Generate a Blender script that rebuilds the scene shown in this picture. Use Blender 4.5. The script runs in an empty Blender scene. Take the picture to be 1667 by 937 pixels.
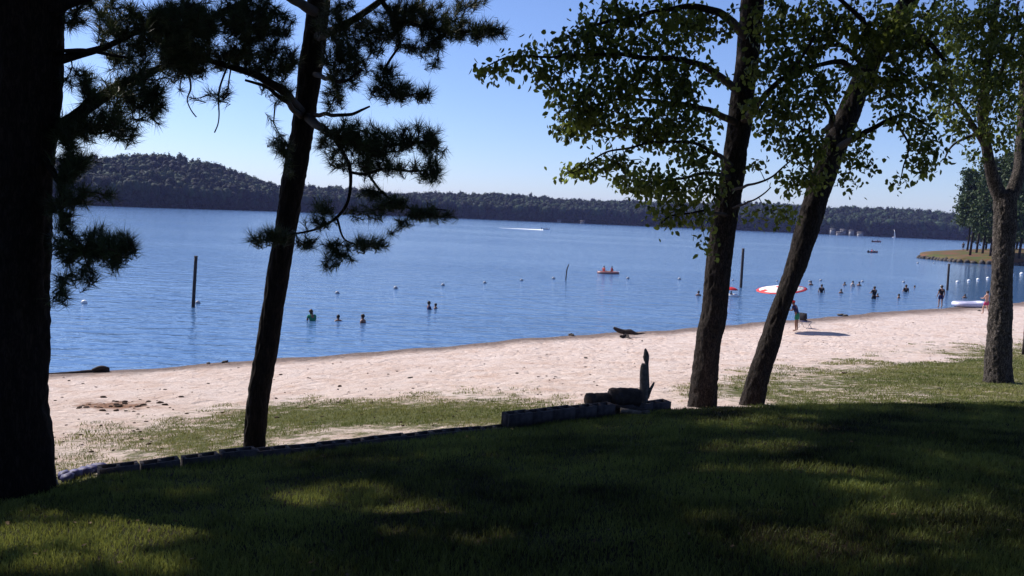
import bpy, bmesh, math, random
import numpy as np
from mathutils import Vector, Matrix, noise

# ------------------------------------------------------------------ camera, sky, sun
F = 1308.0; CX = 833.5; CY = 468.5; CAM_H = 5.5
PITCH = math.radians(5.18); ROLL = math.radians(2.5)
SUN_EL = math.radians(44); SUN_AZ = math.radians(-59)      # azimuth measured from +Y, negative = left
SUN_STR = 4.5; SKY_STR = 0.09; EXPO = 0.72

sc = bpy.context.scene
col = sc.collection
cam = bpy.data.cameras.new('camera'); cam_o = bpy.data.objects.new('camera', cam); col.objects.link(cam_o)
cam.sensor_width = 36; cam.lens = 36*F/1667.0; cam.clip_end = 12000; cam.clip_start = 0.05
RM = Matrix.Rotation(math.pi/2-PITCH, 4, 'X') @ Matrix.Rotation(ROLL, 4, 'Z')
cam_o.matrix_world = Matrix.Translation((0, 0, CAM_H)) @ RM
sc.camera = cam_o
w = bpy.data.worlds.new('World'); sc.world = w; w.use_nodes = True
nt = w.node_tree; bg = nt.nodes['Background']
sky = nt.nodes.new('ShaderNodeTexSky'); sky.sky_type = 'NISHITA'; sky.sun_disc = False
sky.sun_elevation = SUN_EL; sky.sun_rotation = SUN_AZ
sky.altitude = 200; sky.air_density = 1.0; sky.dust_density = 0.2; sky.ozone_density = 3.0
tint = nt.nodes.new('ShaderNodeMix'); tint.data_type = 'RGBA'; tint.blend_type = 'MULTIPLY'; tint.inputs[0].default_value = 1
tint.inputs[7].default_value = (.76, .80, 1.03, 1); nt.links.new(sky.outputs[0], tint.inputs[6])
nt.links.new(tint.outputs[2], bg.inputs[0]); bg.inputs[1].default_value = SKY_STR
sun = bpy.data.lights.new('sun', 'SUN'); sun.energy = SUN_STR; sun.angle = math.radians(.53); sun.color = (1, .94, .86)
sun_o = bpy.data.objects.new('sun', sun); col.objects.link(sun_o)
sd = Vector((math.sin(SUN_AZ)*math.cos(SUN_EL), math.cos(SUN_AZ)*math.cos(SUN_EL), math.sin(SUN_EL)))
sun_o.rotation_euler = sd.to_track_quat('Z', 'Y').to_euler()
sc.view_settings.view_transform = 'Standard'; sc.view_settings.look = 'None'
sc.view_settings.exposure = EXPO; sc.view_settings.gamma = 1

# ------------------------------------------------------------------ projection helpers
R3 = np.array(RM.to_3x3())
def ray(px, py):
    return R3 @ np.array([(px-CX)/F, -(py-CY)/F, -1.0])
def at(px, py, Y):
    d = ray(px, py); t = Y/d[1]
    return Vector((d[0]*t, Y, CAM_H+d[2]*t))
def on_z(px, py, z=0.0):
    d = ray(px, py); t = (z-CAM_H)/d[2]
    return Vector((d[0]*t, d[1]*t, z))
def project(P):
    q = (P-np.array([0, 0, CAM_H])) @ R3
    zz = np.where(-q[:, 2] > .05, -q[:, 2], np.nan)
    return CX+F*q[:, 0]/zz, CY-F*q[:, 1]/zz
rng = np.random.default_rng(7)
random.seed(7)

# ------------------------------------------------------------------ tags and mesh helpers
def tag(o, label=None, cat=None, group=None, kind=None):
    if label: o['label'] = label
    if cat: o['category'] = cat
    if group: o['group'] = group
    if kind: o['kind'] = kind
    return o
def empty(name, loc=(0, 0, 0), rz=0, label=None, cat=None, group=None):
    o = bpy.data.objects.new(name, None); col.objects.link(o)
    o.location = loc; o.rotation_euler = (0, 0, rz); o.empty_display_size = .2
    return tag(o, label, cat, group)
def np_mesh(name, V, Fs, mat, parent=None, smooth=False, attrs=None):
    """Fs: one (n,k) array or a list of them"""
    if not isinstance(Fs, list): Fs = [Fs]
    me = bpy.data.meshes.new(name)
    V = np.asarray(V, dtype=np.float32)
    me.vertices.add(len(V)); me.vertices.foreach_set('co', V.ravel())
    nl = sum(f.size for f in Fs); npoly = sum(len(f) for f in Fs)
    me.loops.add(nl); me.polygons.add(npoly)
    li = np.concatenate([f.ravel() for f in Fs]).astype(np.int32)
    tot = np.concatenate([np.full(len(f), f.shape[1]) for f in Fs]).astype(np.int32)
    st = np.concatenate([[0], np.cumsum(tot)[:-1]]).astype(np.int32)
    me.loops.foreach_set('vertex_index', li)
    me.polygons.foreach_set('loop_start', st); me.polygons.foreach_set('loop_total', tot)
    if smooth: me.polygons.foreach_set('use_smooth', np.ones(npoly, dtype=bool))
    me.update(calc_edges=True)
    for k, a in (attrs or {}).items():
        at_ = me.attributes.new(k, 'FLOAT', 'POINT'); at_.data.foreach_set('value', np.asarray(a, dtype=np.float32))
    if mat: me.materials.append(mat)
    o = bpy.data.objects.new(name, me); col.objects.link(o)
    if parent: o.parent = parent
    return o
class MB:
    def __init__(s): s.V = []; s.F = {}; s.n = 0
    def add(s, V, Fc):
        V = np.asarray(V, float); s.V.append(V)
        for f in (Fc if isinstance(Fc, list) else [Fc]):
            f = np.asarray(f); s.F.setdefault(f.shape[1], []).append(f+s.n)
        s.n += len(V); return s
    def box(s, c, d, rz=0, tilt=0):
        x, y, z = d[0]/2, d[1]/2, d[2]/2
        V = np.array([[-x,-y,-z],[x,-y,-z],[x,y,-z],[-x,y,-z],[-x,-y,z],[x,-y,z],[x,y,z],[-x,y,z]])
        if tilt: V = V @ np.array(Matrix.Rotation(tilt, 3, 'X')).T
        if rz: V = V @ np.array(Matrix.Rotation(rz, 3, 'Z')).T
        return s.add(V+np.array(c), np.array([[3,2,1,0],[4,5,6,7],[0,1,5,4],[1,2,6,5],[2,3,7,6],[3,0,4,7]]))
    def tube(s, P, r, sides=8, cap=True):
        V, Q, caps = tube(P, r, sides)
        b = s.n; s.add(V, Q)
        if cap:
            for cpoly in caps: s.F.setdefault(len(cpoly), []).append(np.array([cpoly])+b)
        return s
    def ell(s, c, r, seg=12, rings=8, jit=0, M=None):
        V = []
        for i in range(1, rings):
            a = math.pi*i/rings
            for j in range(seg):
                b = 2*math.pi*j/seg
                V.append([math.sin(a)*math.cos(b), math.sin(a)*math.sin(b), math.cos(a)])
        V.append([0, 0, 1]); V.append([0, 0, -1]); V = np.array(V)
        if jit:
            V = V*np.array([1+jit*noise.noise(Vector(v*1.9)+Vector(c)*3) for v in V])[:, None]
        V = V*np.array(r)
        if M is not None: V = V @ np.array(M).T
        Q = [[(i*seg+j), (i+1)*seg+j, (i+1)*seg+(j+1) % seg, i*seg+(j+1) % seg] for i in range(rings-2) for j in range(seg)]
        n = (rings-1)*seg
        T = [[n, j, (j+1) % seg] for j in range(seg)]+[[n+1, (rings-2)*seg+(j+1) % seg, (rings-2)*seg+j] for j in range(seg)]
        return s.add(V+np.array(c), [np.array(Q), np.array(T)])
    def build(s, name, mat, parent=None, smooth=False):
        return np_mesh(name, np.concatenate(s.V), [np.concatenate(f) for f in s.F.values()], mat, parent, smooth)
def frames(P):
    P = np.asarray(P, float); T = np.gradient(P, axis=0)
    T /= np.linalg.norm(T, axis=1)[:, None]+1e-9
    u = np.cross(T[0], [0.3, 1, 0.1]); u /= np.linalg.norm(u)
    U = []
    for t in T:
        u = u-t*np.dot(u, t); u /= np.linalg.norm(u)+1e-9; U.append(u)
    U = np.array(U); return T, U, np.cross(T, U)
def tube(P, r, sides=8):
    P = np.asarray(P, float); n = len(P); r = np.broadcast_to(np.asarray(r, float), (n,))
    T, U, W = frames(P)
    a = np.arange(sides)*2*math.pi/sides
    V = P[:, None]+r[:, None, None]*(np.cos(a)[None, :, None]*U[:, None]+np.sin(a)[None, :, None]*W[:, None])
    i = np.arange(n-1)[:, None]*sides; j = np.arange(sides)[None]; k = (j+1) % sides
    Q = np.stack([i+j, i+k, i+sides+k, i+sides+j], -1).reshape(-1, 4)
    return V.reshape(-1, 3), Q, [list(range(sides))[::-1], [(n-1)*sides+q for q in range(sides)]]
def smoothpath(P, r, n):
    """catmull-rom resample"""
    P = np.asarray(P, float); r = np.asarray(r, float)
    A = np.column_stack([P, r]); A = np.vstack([2*A[0]-A[1], A, 2*A[-1]-A[-2]])
    segs = len(P)-1; out = []
    for t in np.linspace(0, segs-1e-6, n):
        i = int(t); f = t-i; p0, p1, p2, p3 = A[i:i+4]
        out.append(.5*((2*p1)+(-p0+p2)*f+(2*p0-5*p1+4*p2-p3)*f*f+(-p0+3*p1-3*p2+p3)*f**3))
    out = np.array(out); return out[:, :3], np.maximum(out[:, 3], .002)

# ------------------------------------------------------------------ materials
def mat(name, c, rough=.8, spec=.3, metal=0, trans=0, var=0, vscale=8, bump=0, bscale=20, c2=None):
    m = bpy.data.materials.new(name); m.use_nodes = True
    n = m.node_tree.nodes; L = m.node_tree.links; b = n['Principled BSDF']
    b.inputs['Roughness'].default_value = rough; b.inputs['Metallic'].default_value = metal
    b.inputs['Specular IOR Level'].default_value = spec
    c = tuple(c)+(1,) if len(c) == 3 else c
    c2 = tuple(x*(1-var) for x in c[:3])+(1,) if c2 is None else tuple(c2)+(1,)
    tc = n.new('ShaderNodeTexCoord'); no = n.new('ShaderNodeTexNoise')
    no.inputs['Scale'].default_value = vscale; no.inputs['Detail'].default_value = 5
    L.new(tc.outputs['Object'], no.inputs['Vector'])
    rp = n.new('ShaderNodeValToRGB'); rp.color_ramp.elements[0].position = .35; rp.color_ramp.elements[1].position = .65
    rp.color_ramp.elements[0].color = c2; rp.color_ramp.elements[1].color = c
    L.new(no.outputs[0], rp.inputs[0]); L.new(rp.outputs[0], b.inputs['Base Color'])
    if bump:
        n2 = n.new('ShaderNodeTexNoise'); n2.inputs['Scale'].default_value = bscale; n2.inputs['Detail'].default_value = 6
        L.new(tc.outputs['Object'], n2.inputs['Vector'])
        bp = n.new('ShaderNodeBump'); bp.inputs['Strength'].default_value = bump; bp.inputs['Distance'].default_value = .02
        L.new(n2.outputs[0], bp.inputs['Height']); L.new(bp.outputs[0], b.inputs['Normal'])
    if trans:
        tr = n.new('ShaderNodeBsdfTranslucent'); mx = n.new('ShaderNodeMixShader'); mx.inputs[0].default_value = trans
        hs = n.new('ShaderNodeHueSaturation'); hs.inputs['Value'].default_value = 1.6; hs.inputs['Hue'].default_value = .48
        L.new(rp.outputs[0], hs.inputs['Color']); L.new(hs.outputs[0], tr.inputs[0])
        L.new(b.outputs[0], mx.inputs[1]); L.new(tr.outputs[0], mx.inputs[2])
        L.new(mx.outputs[0], n['Material Output'].inputs[0])
    return m
def bark_mat(name, c, c2, sx=9, sz=1.6):
    m = bpy.data.materials.new(name); m.use_nodes = True
    n = m.node_tree.nodes; L = m.node_tree.links; b = n['Principled BSDF']
    b.inputs['Roughness'].default_value = .92; b.inputs['Specular IOR Level'].default_value = .15
    tc = n.new('ShaderNodeTexCoord'); mp = n.new('ShaderNodeMapping'); mp.inputs['Scale'].default_value = (sx, sx, sz)
    L.new(tc.outputs['Object'], mp.inputs[0])
    vo = n.new('ShaderNodeTexVoronoi'); vo.feature = 'DISTANCE_TO_EDGE'; vo.inputs['Scale'].default_value = 1.5
    ns = n.new('ShaderNodeTexNoise'); ns.inputs['Scale'].default_value = 1.2; ns.inputs['Detail'].default_value = 8
    L.new(mp.outputs[0], ns.inputs['Vector'])
    ad = n.new('ShaderNodeVectorMath'); ad.operation = 'MULTIPLY_ADD'; ad.inputs[1].default_value = (3.2, 3.2, 3.2)
    L.new(ns.outputs['Color'], ad.inputs[0]); L.new(mp.outputs[0], ad.inputs[2]); L.new(ad.outputs[0], vo.inputs['Vector'])
    rp = n.new('ShaderNodeValToRGB'); rp.color_ramp.elements[0].position = .0; rp.color_ramp.elements[1].position = .25
    rp.color_ramp.elements[0].color = tuple(c2)+(1,); rp.color_ramp.elements[1].color = tuple(c)+(1,)
    L.new(vo.outputs['Distance'], rp.inputs[0])
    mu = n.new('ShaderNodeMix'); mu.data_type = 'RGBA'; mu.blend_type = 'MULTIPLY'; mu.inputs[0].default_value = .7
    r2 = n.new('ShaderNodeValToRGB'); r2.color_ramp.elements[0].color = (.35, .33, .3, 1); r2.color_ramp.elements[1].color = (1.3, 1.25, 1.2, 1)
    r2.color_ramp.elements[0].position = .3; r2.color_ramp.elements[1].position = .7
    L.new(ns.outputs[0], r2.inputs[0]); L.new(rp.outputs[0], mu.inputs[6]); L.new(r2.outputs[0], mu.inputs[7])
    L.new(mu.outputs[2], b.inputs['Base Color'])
    bp = n.new('ShaderNodeBump'); bp.inputs['Strength'].default_value = 1; bp.inputs['Distance'].default_value = .05
    L.new(rp.outputs[0], bp.inputs['Height']); L.new(bp.outputs[0], b.inputs['Normal'])
    return m
def foliage_mat(name, dark, light, trans=.35, rough=.6):
    m = bpy.data.materials.new(name); m.use_nodes = True
    n = m.node_tree.nodes; L = m.node_tree.links; b = n['Principled BSDF']
    b.inputs['Roughness'].default_value = rough; b.inputs['Specular IOR Level'].default_value = .25
    a = n.new('ShaderNodeAttribute'); a.attribute_name = 'rnd'
    rp = n.new('ShaderNodeValToRGB'); rp.color_ramp.elements[0].color = tuple(dark)+(1,); rp.color_ramp.elements[1].color = tuple(light)+(1,)
    L.new(a.outputs['Fac'], rp.inputs[0]); L.new(rp.outputs[0], b.inputs['Base Color'])
    if trans:
        tr = n.new('ShaderNodeBsdfTranslucent'); mx = n.new('ShaderNodeMixShader'); mx.inputs[0].default_value = trans
        hs = n.new('ShaderNodeHueSaturation'); hs.inputs['Value'].default_value = 2.0; hs.inputs['Hue'].default_value = .475
        L.new(rp.outputs[0], hs.inputs['Color']); L.new(hs.outputs[0], tr.inputs[0])
        L.new(b.outputs[0], mx.inputs[1]); L.new(tr.outputs[0], mx.inputs[2]); L.new(mx.outputs[0], n['Material Output'].inputs[0])
    return m
M = dict(
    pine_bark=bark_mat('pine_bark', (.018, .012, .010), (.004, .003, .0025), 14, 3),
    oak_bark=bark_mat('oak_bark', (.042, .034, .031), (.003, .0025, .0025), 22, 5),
    pale_bark=bark_mat('pale_bark', (.11, .097, .09), (.006, .005, .005), 12, 5),
    twig=mat('twig', (.05, .035, .025), .9, .1, var=.4),
    needle=foliage_mat('needle', (.012, .019, .01), (.05, .07, .025), .15, .5),
    leaf=foliage_mat('leaf', (.014, .028, .007), (.12, .165, .03), .45, .5),
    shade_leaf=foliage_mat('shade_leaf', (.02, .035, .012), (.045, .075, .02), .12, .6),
    far_leaf=foliage_mat('far_leaf', (.006, .011, .012), (.034, .06, .032), 0, .9),
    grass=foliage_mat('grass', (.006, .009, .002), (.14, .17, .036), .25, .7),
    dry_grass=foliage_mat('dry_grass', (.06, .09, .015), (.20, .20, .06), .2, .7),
    block=mat('concrete_block', (.075, .066, .072), .95, .1, var=.45, vscale=9, bump=.6, bscale=60),
    wet_wood=mat('dark_wood', (.05, .038, .035), .85, .2, var=.5, vscale=12, bump=.8, bscale=30),
    grey_wood=mat('weathered_wood', (.16, .14, .125), .9, .1, var=.6, vscale=14, bump=.8, bscale=40),
    pile=mat('pile_wood', (.06, .05, .05), .8, .2, var=.4),
    buoy_backlit=mat('backlit_float', (.33, .34, .38), .5, .3, var=.2), white=mat('white_plastic', (.8, .8, .8), .4, .4, var=.08),  # grey float colour holds the backlit shade of white buoys
    skin=mat('skin', (.42, .24, .17), .5, .4, var=.1), skin_tan=mat('tanned_skin', (.25, .13, .085), .5, .4, var=.1),
    hair=mat('dark_hair', (.018, .012, .01), .6, .3, var=.3), hair_br=mat('brown_hair', (.07, .04, .02), .6, .3, var=.3),
    red=mat('red_cloth', (.55, .03, .03), .6, .3, var=.1), navy=mat('navy_cloth', (.02, .025, .09), .8, .2, var=.2),
    green=mat('green_cloth', (.03, .22, .12), .8, .2, var=.2), black=mat('black_cloth', (.015, .015, .02), .8, .2, var=.2),
    pink=mat('magenta_cloth', (.35, .04, .12), .8, .2, var=.2), cloth=mat('white_cloth', (.75, .74, .72), .8, .2, var=.08, trans=.15),
    lilac=mat('pale_vinyl', (.62, .6, .75), .35, .5, var=.1), vinyl_dark=mat('dark_vinyl', (.03, .03, .07), .35, .5, var=.1),
    metal=mat('grey_metal', (.35, .35, .37), .35, .5, .8, var=.1), brown=mat('brown_board', (.16, .05, .025), .7, .3, var=.3),
    foam=mat('foam', (.85, .87, .9), .9, .2, var=.05), stone=mat('stone', (.10, .085, .075), .9, .2, var=.5, vscale=20),
    house_wall=mat('house_paint', (.24, .235, .24), .8, .2, var=.1), roof=mat('grey_shingle', (.12, .11, .11), .9, .1, var=.2), siding=mat('pale_siding', (.20, .19, .2), .8, .2, var=.1),
    glass=mat('window_glass', (.03, .04, .05), .1, .6), debris=mat('bark_litter', (.05, .03, .02), .9, .1, var=.4),
    hull=mat('boat_hull', (.28, .12, .11), .4, .5, var=.1), tarp=mat('blue_tarp', (.07, .065, .17), .6, .3, var=.5, vscale=5, bump=1, bscale=5),
)

# ------------------------------------------------------------------ terrain shape
wallpix = [(-400, 860), (-200, 832), (78, 795), (150, 776), (411, 742), (600, 722), (820, 700), (960, 680), (1085, 664), (1200, 659), (1400, 655), (1667, 651), (1900, 648)]
WL = np.array([on_z(x, y, 2.5)[:2] for x, y in wallpix])
WL = np.vstack([[-300, WL[0, 1]-3], [-30, WL[0, 1]-1.5], WL, [30, 19], [60, 40], [110, 75], [400, 80]])
shpix = [(-300, 634), (75, 608), (250, 598), (400, 589), (600, 573), (833, 553), (1000, 542), (1200, 528), (1400, 511), (1530, 501), (1600, 497), (1667, 491)]
SH = np.array([on_z(x, y, 0)[:2] for x, y in shpix])
SH = np.vstack([[-300, 2], [-60, 13], SH, [62, 90], [90, 112], [150, 128], [400, 132]])
def Yw(x): return np.interp(x, WL[:, 0], WL[:, 1])
def Ys(x):
    return np.interp(x, SH[:, 0], SH[:, 1])+.18*np.sin(x*.55)+.12*np.sin(x*1.3+1)+.1*np.sin(x*2.9)
def vnoise(x, y, s, seed=0):
    x = np.asarray(x, float)*s+seed*17.3; y = np.asarray(y, float)*s+seed*9.7
    xi = np.floor(x).astype(int); yi = np.floor(y).astype(int); fx = x-xi; fy = y-yi
    def h(a, b):
        v = np.sin(a*127.1+b*311.7+seed*74.7)*43758.5453; return v-np.floor(v)
    fx = fx*fx*(3-2*fx); fy = fy*fy*(3-2*fy)
    return (h(xi, yi)*(1-fx)+h(xi+1, yi)*fx)*(1-fy)+(h(xi, yi+1)*(1-fx)+h(xi+1, yi+1)*fx)*fy-.5
def gz(x, y):
    x = np.asarray(x, float); y = np.asarray(y, float)
    yw = Yw(x); ys = Ys(x); t = np.clip((ys-y)/(ys-yw), -5, 1)
    low = np.where(t > 0, 2.2*(.5*t+.5*t*t), 1.6*np.maximum(t, -1.2))
    low = low+.05*vnoise(x, y, .9, 1)*np.clip(t*6, 0, 1)+.025*vnoise(x, y, 3.2, 2)*np.clip(t*8, 0, 1)
    d = np.maximum(yw-y, 0)
    lawn = 2.5+np.where(d < 14, .127*d, .127*14+.03*(d-14))+.05*vnoise(x, y, .7, 3)+.02*vnoise(x, y, 2.1, 4)
    lawn = np.minimum(lawn, 6.5)
    s = np.clip((yw+.12-y)/.24, 0, 1); s = s*s*(3-2*s)
    # a gentler brow on the right, where there is no wall
    s2 = np.clip((yw+1.0-y)/1.4, 0, 1); s2 = s2*s2*(3-2*s2)
    k = np.clip((x-3.4)/1.5, 0, 1); s = s*(1-k)+s2*k
    return low*(1-s)+lawn*s
def hit(px, py):
    d = ray(px, py); t = np.linspace(1.5, 140, 6000)
    z = CAM_H+d[2]*t; g = np.maximum(gz(d[0]*t, d[1]*t), -.0)
    i = np.argmax(z <= g); 
    if z[i] > g[i]: i = len(t)-1
    return Vector((d[0]*t[i], d[1]*t[i], float(max(g[i], 0))))

gx = np.concatenate([np.linspace(-320, -32, 50)[:-1], np.arange(-32, -10, .4), np.arange(-10, 16, .1), np.arange(16, 60, .3), np.linspace(60, 420, 70)])
gy = np.concatenate([np.linspace(-300, -12, 50)[:-1], np.arange(-12, 5, .3), np.arange(5, 36, .1), np.arange(36, 80, .25), np.linspace(80, 150, 40)])
X, Y = np.meshgrid(gx, gy); Z = gz(X, Y)
V = np.stack([X, Y, Z], -1).reshape(-1, 3)
nx, ny = len(gx), len(gy)
i = (np.arange(ny-1)[:, None]*nx+np.arange(nx-1)[None]).ravel()
Q = np.stack([i, i+1, i+nx+1, i+nx], -1)
# where turf grows: 1 on the lawn, patchy between the wall and the sand
px, py = project(V)
px = np.where(np.isfinite(px), px, 800); py = np.where(np.isfinite(py), py, 2000)
def turf_density(px, py, x, y):
    edge = np.interp(px, [-200, 80, 200, 300, 440, 600, 700, 830, 900, 1000, 1100, 1250, 1400, 1500, 1600, 1900], [745, 712, 694, 684, 662, 651, 645, 640, 650, 690, 632, 604, 590, 572, 562, 540])
    d = (py-edge)/26.0
    g = np.clip(d, -1.2, 1)*.5+.28
    # bare earth near the wall, and sand round the two middle trunks
    g = g+.4*np.clip(1-((px-560)/330)**2-((py-672)/26)**2, 0, 1)+.2*np.clip(1-((px-1450)/260)**2-((py-615)/26)**2, 0, 1)
    g = g-.45*np.clip(1-((px-640)/330)**2-((py-722)/42)**2, 0, 1)-.45*np.clip(1-((px-120)/200)**2-((py-740)/42)**2, 0, 1)
    g = g-.9*np.clip(1-((px-1130)/190)**2-((py-672)/36)**2, 0, 1)-.25*np.clip(1-((px-1390)/190)**2-((py-628)/38)**2, 0, 1)
    g = g-.7*np.clip(1-((px-1500)/90)**2-((py-583)/9)**2, 0, 1)
    return np.where(Yw(x)-y > -.1, 1.0, g)
turf = turf_density(px, py, V[:, 0], V[:, 1])
turf = np.where((V[:, 1] < -2) | (np.abs(V[:, 0]) > 120), 1.0, turf)
turf = np.where((Yw(V[:, 0])-V[:, 1] < -.1) & (V[:, 2] < .35), -1, turf)
dirt = 1.7*np.exp(-((px-185)/75)**2-((py-660)/9)**2)+.5*np.exp(-((px-250)/120)**2-((py-700)/12)**2)+.8*np.exp(-((px-770)/110)**2-((py-700)/14)**2)
dirt += .35*(np.abs(V[:, 1]-Ys(V[:, 0])) < .0)
gm = bpy.data.materials.new('ground_sheet'); gm.use_nodes = True
n = gm.node_tree.nodes; L = gm.node_tree.links; b = n['Principled BSDF']
b.inputs['Roughness'].default_value = .95; b.inputs['Specular IOR Level'].default_value = .1
tc = n.new('ShaderNodeTexCoord')
def nz(scale, det=6, rough=.6):
    q = n.new('ShaderNodeTexNoise'); q.inputs['Scale'].default_value = scale; q.inputs['Detail'].default_value = det; q.inputs['Roughness'].default_value = rough
    L.new(tc.outputs['Object'], q.inputs['Vector']); return q
def ramp(src, stops):
    r = n.new('ShaderNodeValToRGB'); e = r.color_ramp.elements
    while len(e) < len(stops): e.new(.5)
    for k, (p, c) in enumerate(stops): e[k].position = p; e[k].color = tuple(c)+(1,)
    L.new(src, r.inputs[0]); return r
def mixc(fac, a, b_):
    q = n.new('ShaderNodeMix'); q.data_type = 'RGBA'; L.new(fac, q.inputs[0]); L.new(a, q.inputs[6]); L.new(b_, q.inputs[7]); return q
def mth(op, a, b_=None, clamp=False):
    q = n.new('ShaderNodeMath'); q.operation = op; q.use_clamp = clamp
    for k, v in enumerate((a, b_)):
        if v is None: continue
        if isinstance(v, (int, float)): q.inputs[k].default_value = v
        else: L.new(v, q.inputs[k])
    return q.outputs[0]
nf = nz(22, 8, .75); nm = nz(3.5, 6); nl_ = nz(.5, 4)
sand = ramp(nf.outputs[0], [(.30, (.24, .17, .14)), (.42, (.50, .41, .37)), (.58, (.66, .565, .52))])
sand2 = ramp(nz(1.1, 8, .7).outputs[0], [(.3, (.80, .68, .60)), (.5, (.97, .93, .90)), (.68, (1.04, 1.04, 1.04))])
mu = n.new('ShaderNodeMix'); mu.data_type = 'RGBA'; mu.blend_type = 'MULTIPLY'; mu.inputs[0].default_value = 1
L.new(sand.outputs[0], mu.inputs[6]); L.new(sand2.outputs[0], mu.inputs[7])
turfc = ramp(nf.outputs[0], [(.3, (.035, .03, .015)), (.5, (.085, .095, .028)), (.68, (.20, .18, .10))])
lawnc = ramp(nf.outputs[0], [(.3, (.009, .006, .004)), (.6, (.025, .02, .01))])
dirtc = ramp(nf.outputs[0], [(.3, (.06, .025, .015)), (.6, (.30, .17, .11))])
at_t = n.new('ShaderNodeAttribute'); at_t.attribute_name = 'turf'
at_d = n.new('ShaderNodeAttribute'); at_d.attribute_name = 'dirt'
at_l = n.new('ShaderNodeAttribute'); at_l.attribute_name = 'lawn'
f1 = mth('MULTIPLY', mth('SUBTRACT', nf.outputs[0], .5), 2.6)
f2 = mth('MULTIPLY', mth('SUBTRACT', nm.outputs[0], .5), 2.0)
s = mth('ADD', mth('ADD', at_t.outputs['Fac'], f1), f2)
tf = mth('MULTIPLY', mth('SUBTRACT', s, .25), 2.2, True)
d1 = mth('ADD', mth('ADD', at_d.outputs['Fac'], f1), mth('MULTIPLY', f2, 1.3))
df = mth('MULTIPLY', mth('SUBTRACT', d1, .65), 1.4, True)
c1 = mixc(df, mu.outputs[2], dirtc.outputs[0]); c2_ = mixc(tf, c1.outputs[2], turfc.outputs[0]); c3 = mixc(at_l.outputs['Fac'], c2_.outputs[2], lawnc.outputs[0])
# sand stays dark where the lake keeps it wet
sx = n.new('ShaderNodeSeparateXYZ'); L.new(tc.outputs['Object'], sx.inputs[0])
wetz = mth('ADD', sx.outputs[2], mth('MULTIPLY', mth('SUBTRACT', nm.outputs[0], .5), .09))
wet = mth('SUBTRACT', 1.0, mth('MULTIPLY', mth('SUBTRACT', wetz, .035), 11, True))
wc = n.new('ShaderNodeRGB'); wc.outputs[0].default_value = (.10, .07, .06, 1)
c4 = mixc(mth('MULTIPLY', wet, .85), c3.outputs[2], wc.outputs[0])
L.new(c4.outputs[2], b.inputs['Base Color'])
bp = n.new('ShaderNodeBump'); bp.inputs['Strength'].default_value = .9; bp.inputs['Distance'].default_value = .06
vo = n.new('ShaderNodeTexVoronoi'); vo.feature = 'SMOOTH_F1'; vo.inputs['Scale'].default_value = 2.6; L.new(tc.outputs['Object'], vo.inputs['Vector'])
dents = mth('MULTIPLY', mth('MINIMUM', vo.outputs['Distance'], .32), 5.0)
hsum = mth('ADD', mth('ADD', nf.outputs[0], mth('MULTIPLY', nm.outputs[0], 2.0)), dents); L.new(hsum, bp.inputs['Height']); L.new(bp.outputs[0], b.inputs['Normal'])
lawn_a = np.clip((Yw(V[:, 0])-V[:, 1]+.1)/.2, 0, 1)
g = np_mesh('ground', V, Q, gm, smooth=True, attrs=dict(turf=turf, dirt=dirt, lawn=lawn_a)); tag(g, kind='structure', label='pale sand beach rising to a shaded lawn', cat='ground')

# ------------------------------------------------------------------ water
wm = bpy.data.materials.new('lake_water'); wm.use_nodes = True
n = wm.node_tree.nodes; L = wm.node_tree.links; b = n['Principled BSDF']
b.inputs['Base Color'].default_value = (.06, .13, .27, 1); b.inputs['Roughness'].default_value = .12; b.inputs['IOR'].default_value = 1.333
tc = n.new('ShaderNodeTexCoord')
def wav(scale, sx_, sy_, rot=0, det=3, dist=0):
    mp = n.new('ShaderNodeMapping'); mp.inputs['Scale'].default_value = (sx_, sy_, 1); mp.inputs['Rotation'].default_value = (0, 0, rot)
    L.new(tc.outputs['Object'], mp.inputs[0]); q = n.new('ShaderNodeTexNoise'); q.inputs['Scale'].default_value = scale
    q.inputs['Detail'].default_value = det; q.inputs['Distortion'].default_value = dist; L.new(mp.outputs[0], q.inputs[0]); return q.outputs[0]
def mth2(op, a, v):
    q = n.new('ShaderNodeMath'); q.operation = op
    for k, z in enumerate((a, v)):
        if isinstance(z, (int, float)): q.inputs[k].default_value = z
        else: L.new(z, q.inputs[k])
    return q.outputs[0]
h = mth2('ADD', mth2('MULTIPLY', wav(1.0, .45, 1, .12, 3, .4), .28), mth2('MULTIPLY', wav(3.2, .5, 1, -.15, 3, .3), .07))
h = mth2('ADD', h, mth2('MULTIPLY', wav(.22, .6, 1, .1, 2), .12))
patch = mth2('ADD', mth2('MULTIPLY', wav(.014, .35, 1.6, 0.05, 3), 2.2), -.45)
bp = n.new('ShaderNodeBump'); bp.inputs['Distance'].default_value = 1.0
sxy = n.new('ShaderNodeSeparateXYZ'); L.new(tc.outputs['Object'], sxy.inputs[0])
lee = mth2('SUBTRACT', sxy.outputs[0], mth2('MULTIPLY', sxy.outputs[1], .53))       # calm water in the lee of the grassy point
lee = mth2('MULTIPLY', mth2('ADD', lee, mth2('MULTIPLY', wav(.12, 1, 1), 4.0)), .18)
lee = mth2('MINIMUM', mth2('MAXIMUM', lee, 0.0), 1.0); near = mth2('MINIMUM', mth2('MAXIMUM', mth2('MULTIPLY', mth2('SUBTRACT', 190.0, sxy.outputs[1]), .05), 0.0), 1.0)
calm = mth2('SUBTRACT', 1.0, mth2('MULTIPLY', mth2('MULTIPLY', lee, near), .82))
L.new(mth2('MULTIPLY', calm, mth2('MINIMUM', mth2('MAXIMUM', patch, .35), 1.0)), bp.inputs['Strength']); L.new(h, bp.inputs['Height']); L.new(bp.outputs[0], b.inputs['Normal'])
S = 4000
wv = np.array([[-S, -20, 0], [S, -20, 0], [S, 2*S, 0], [-S, 2*S, 0]], float)
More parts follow.
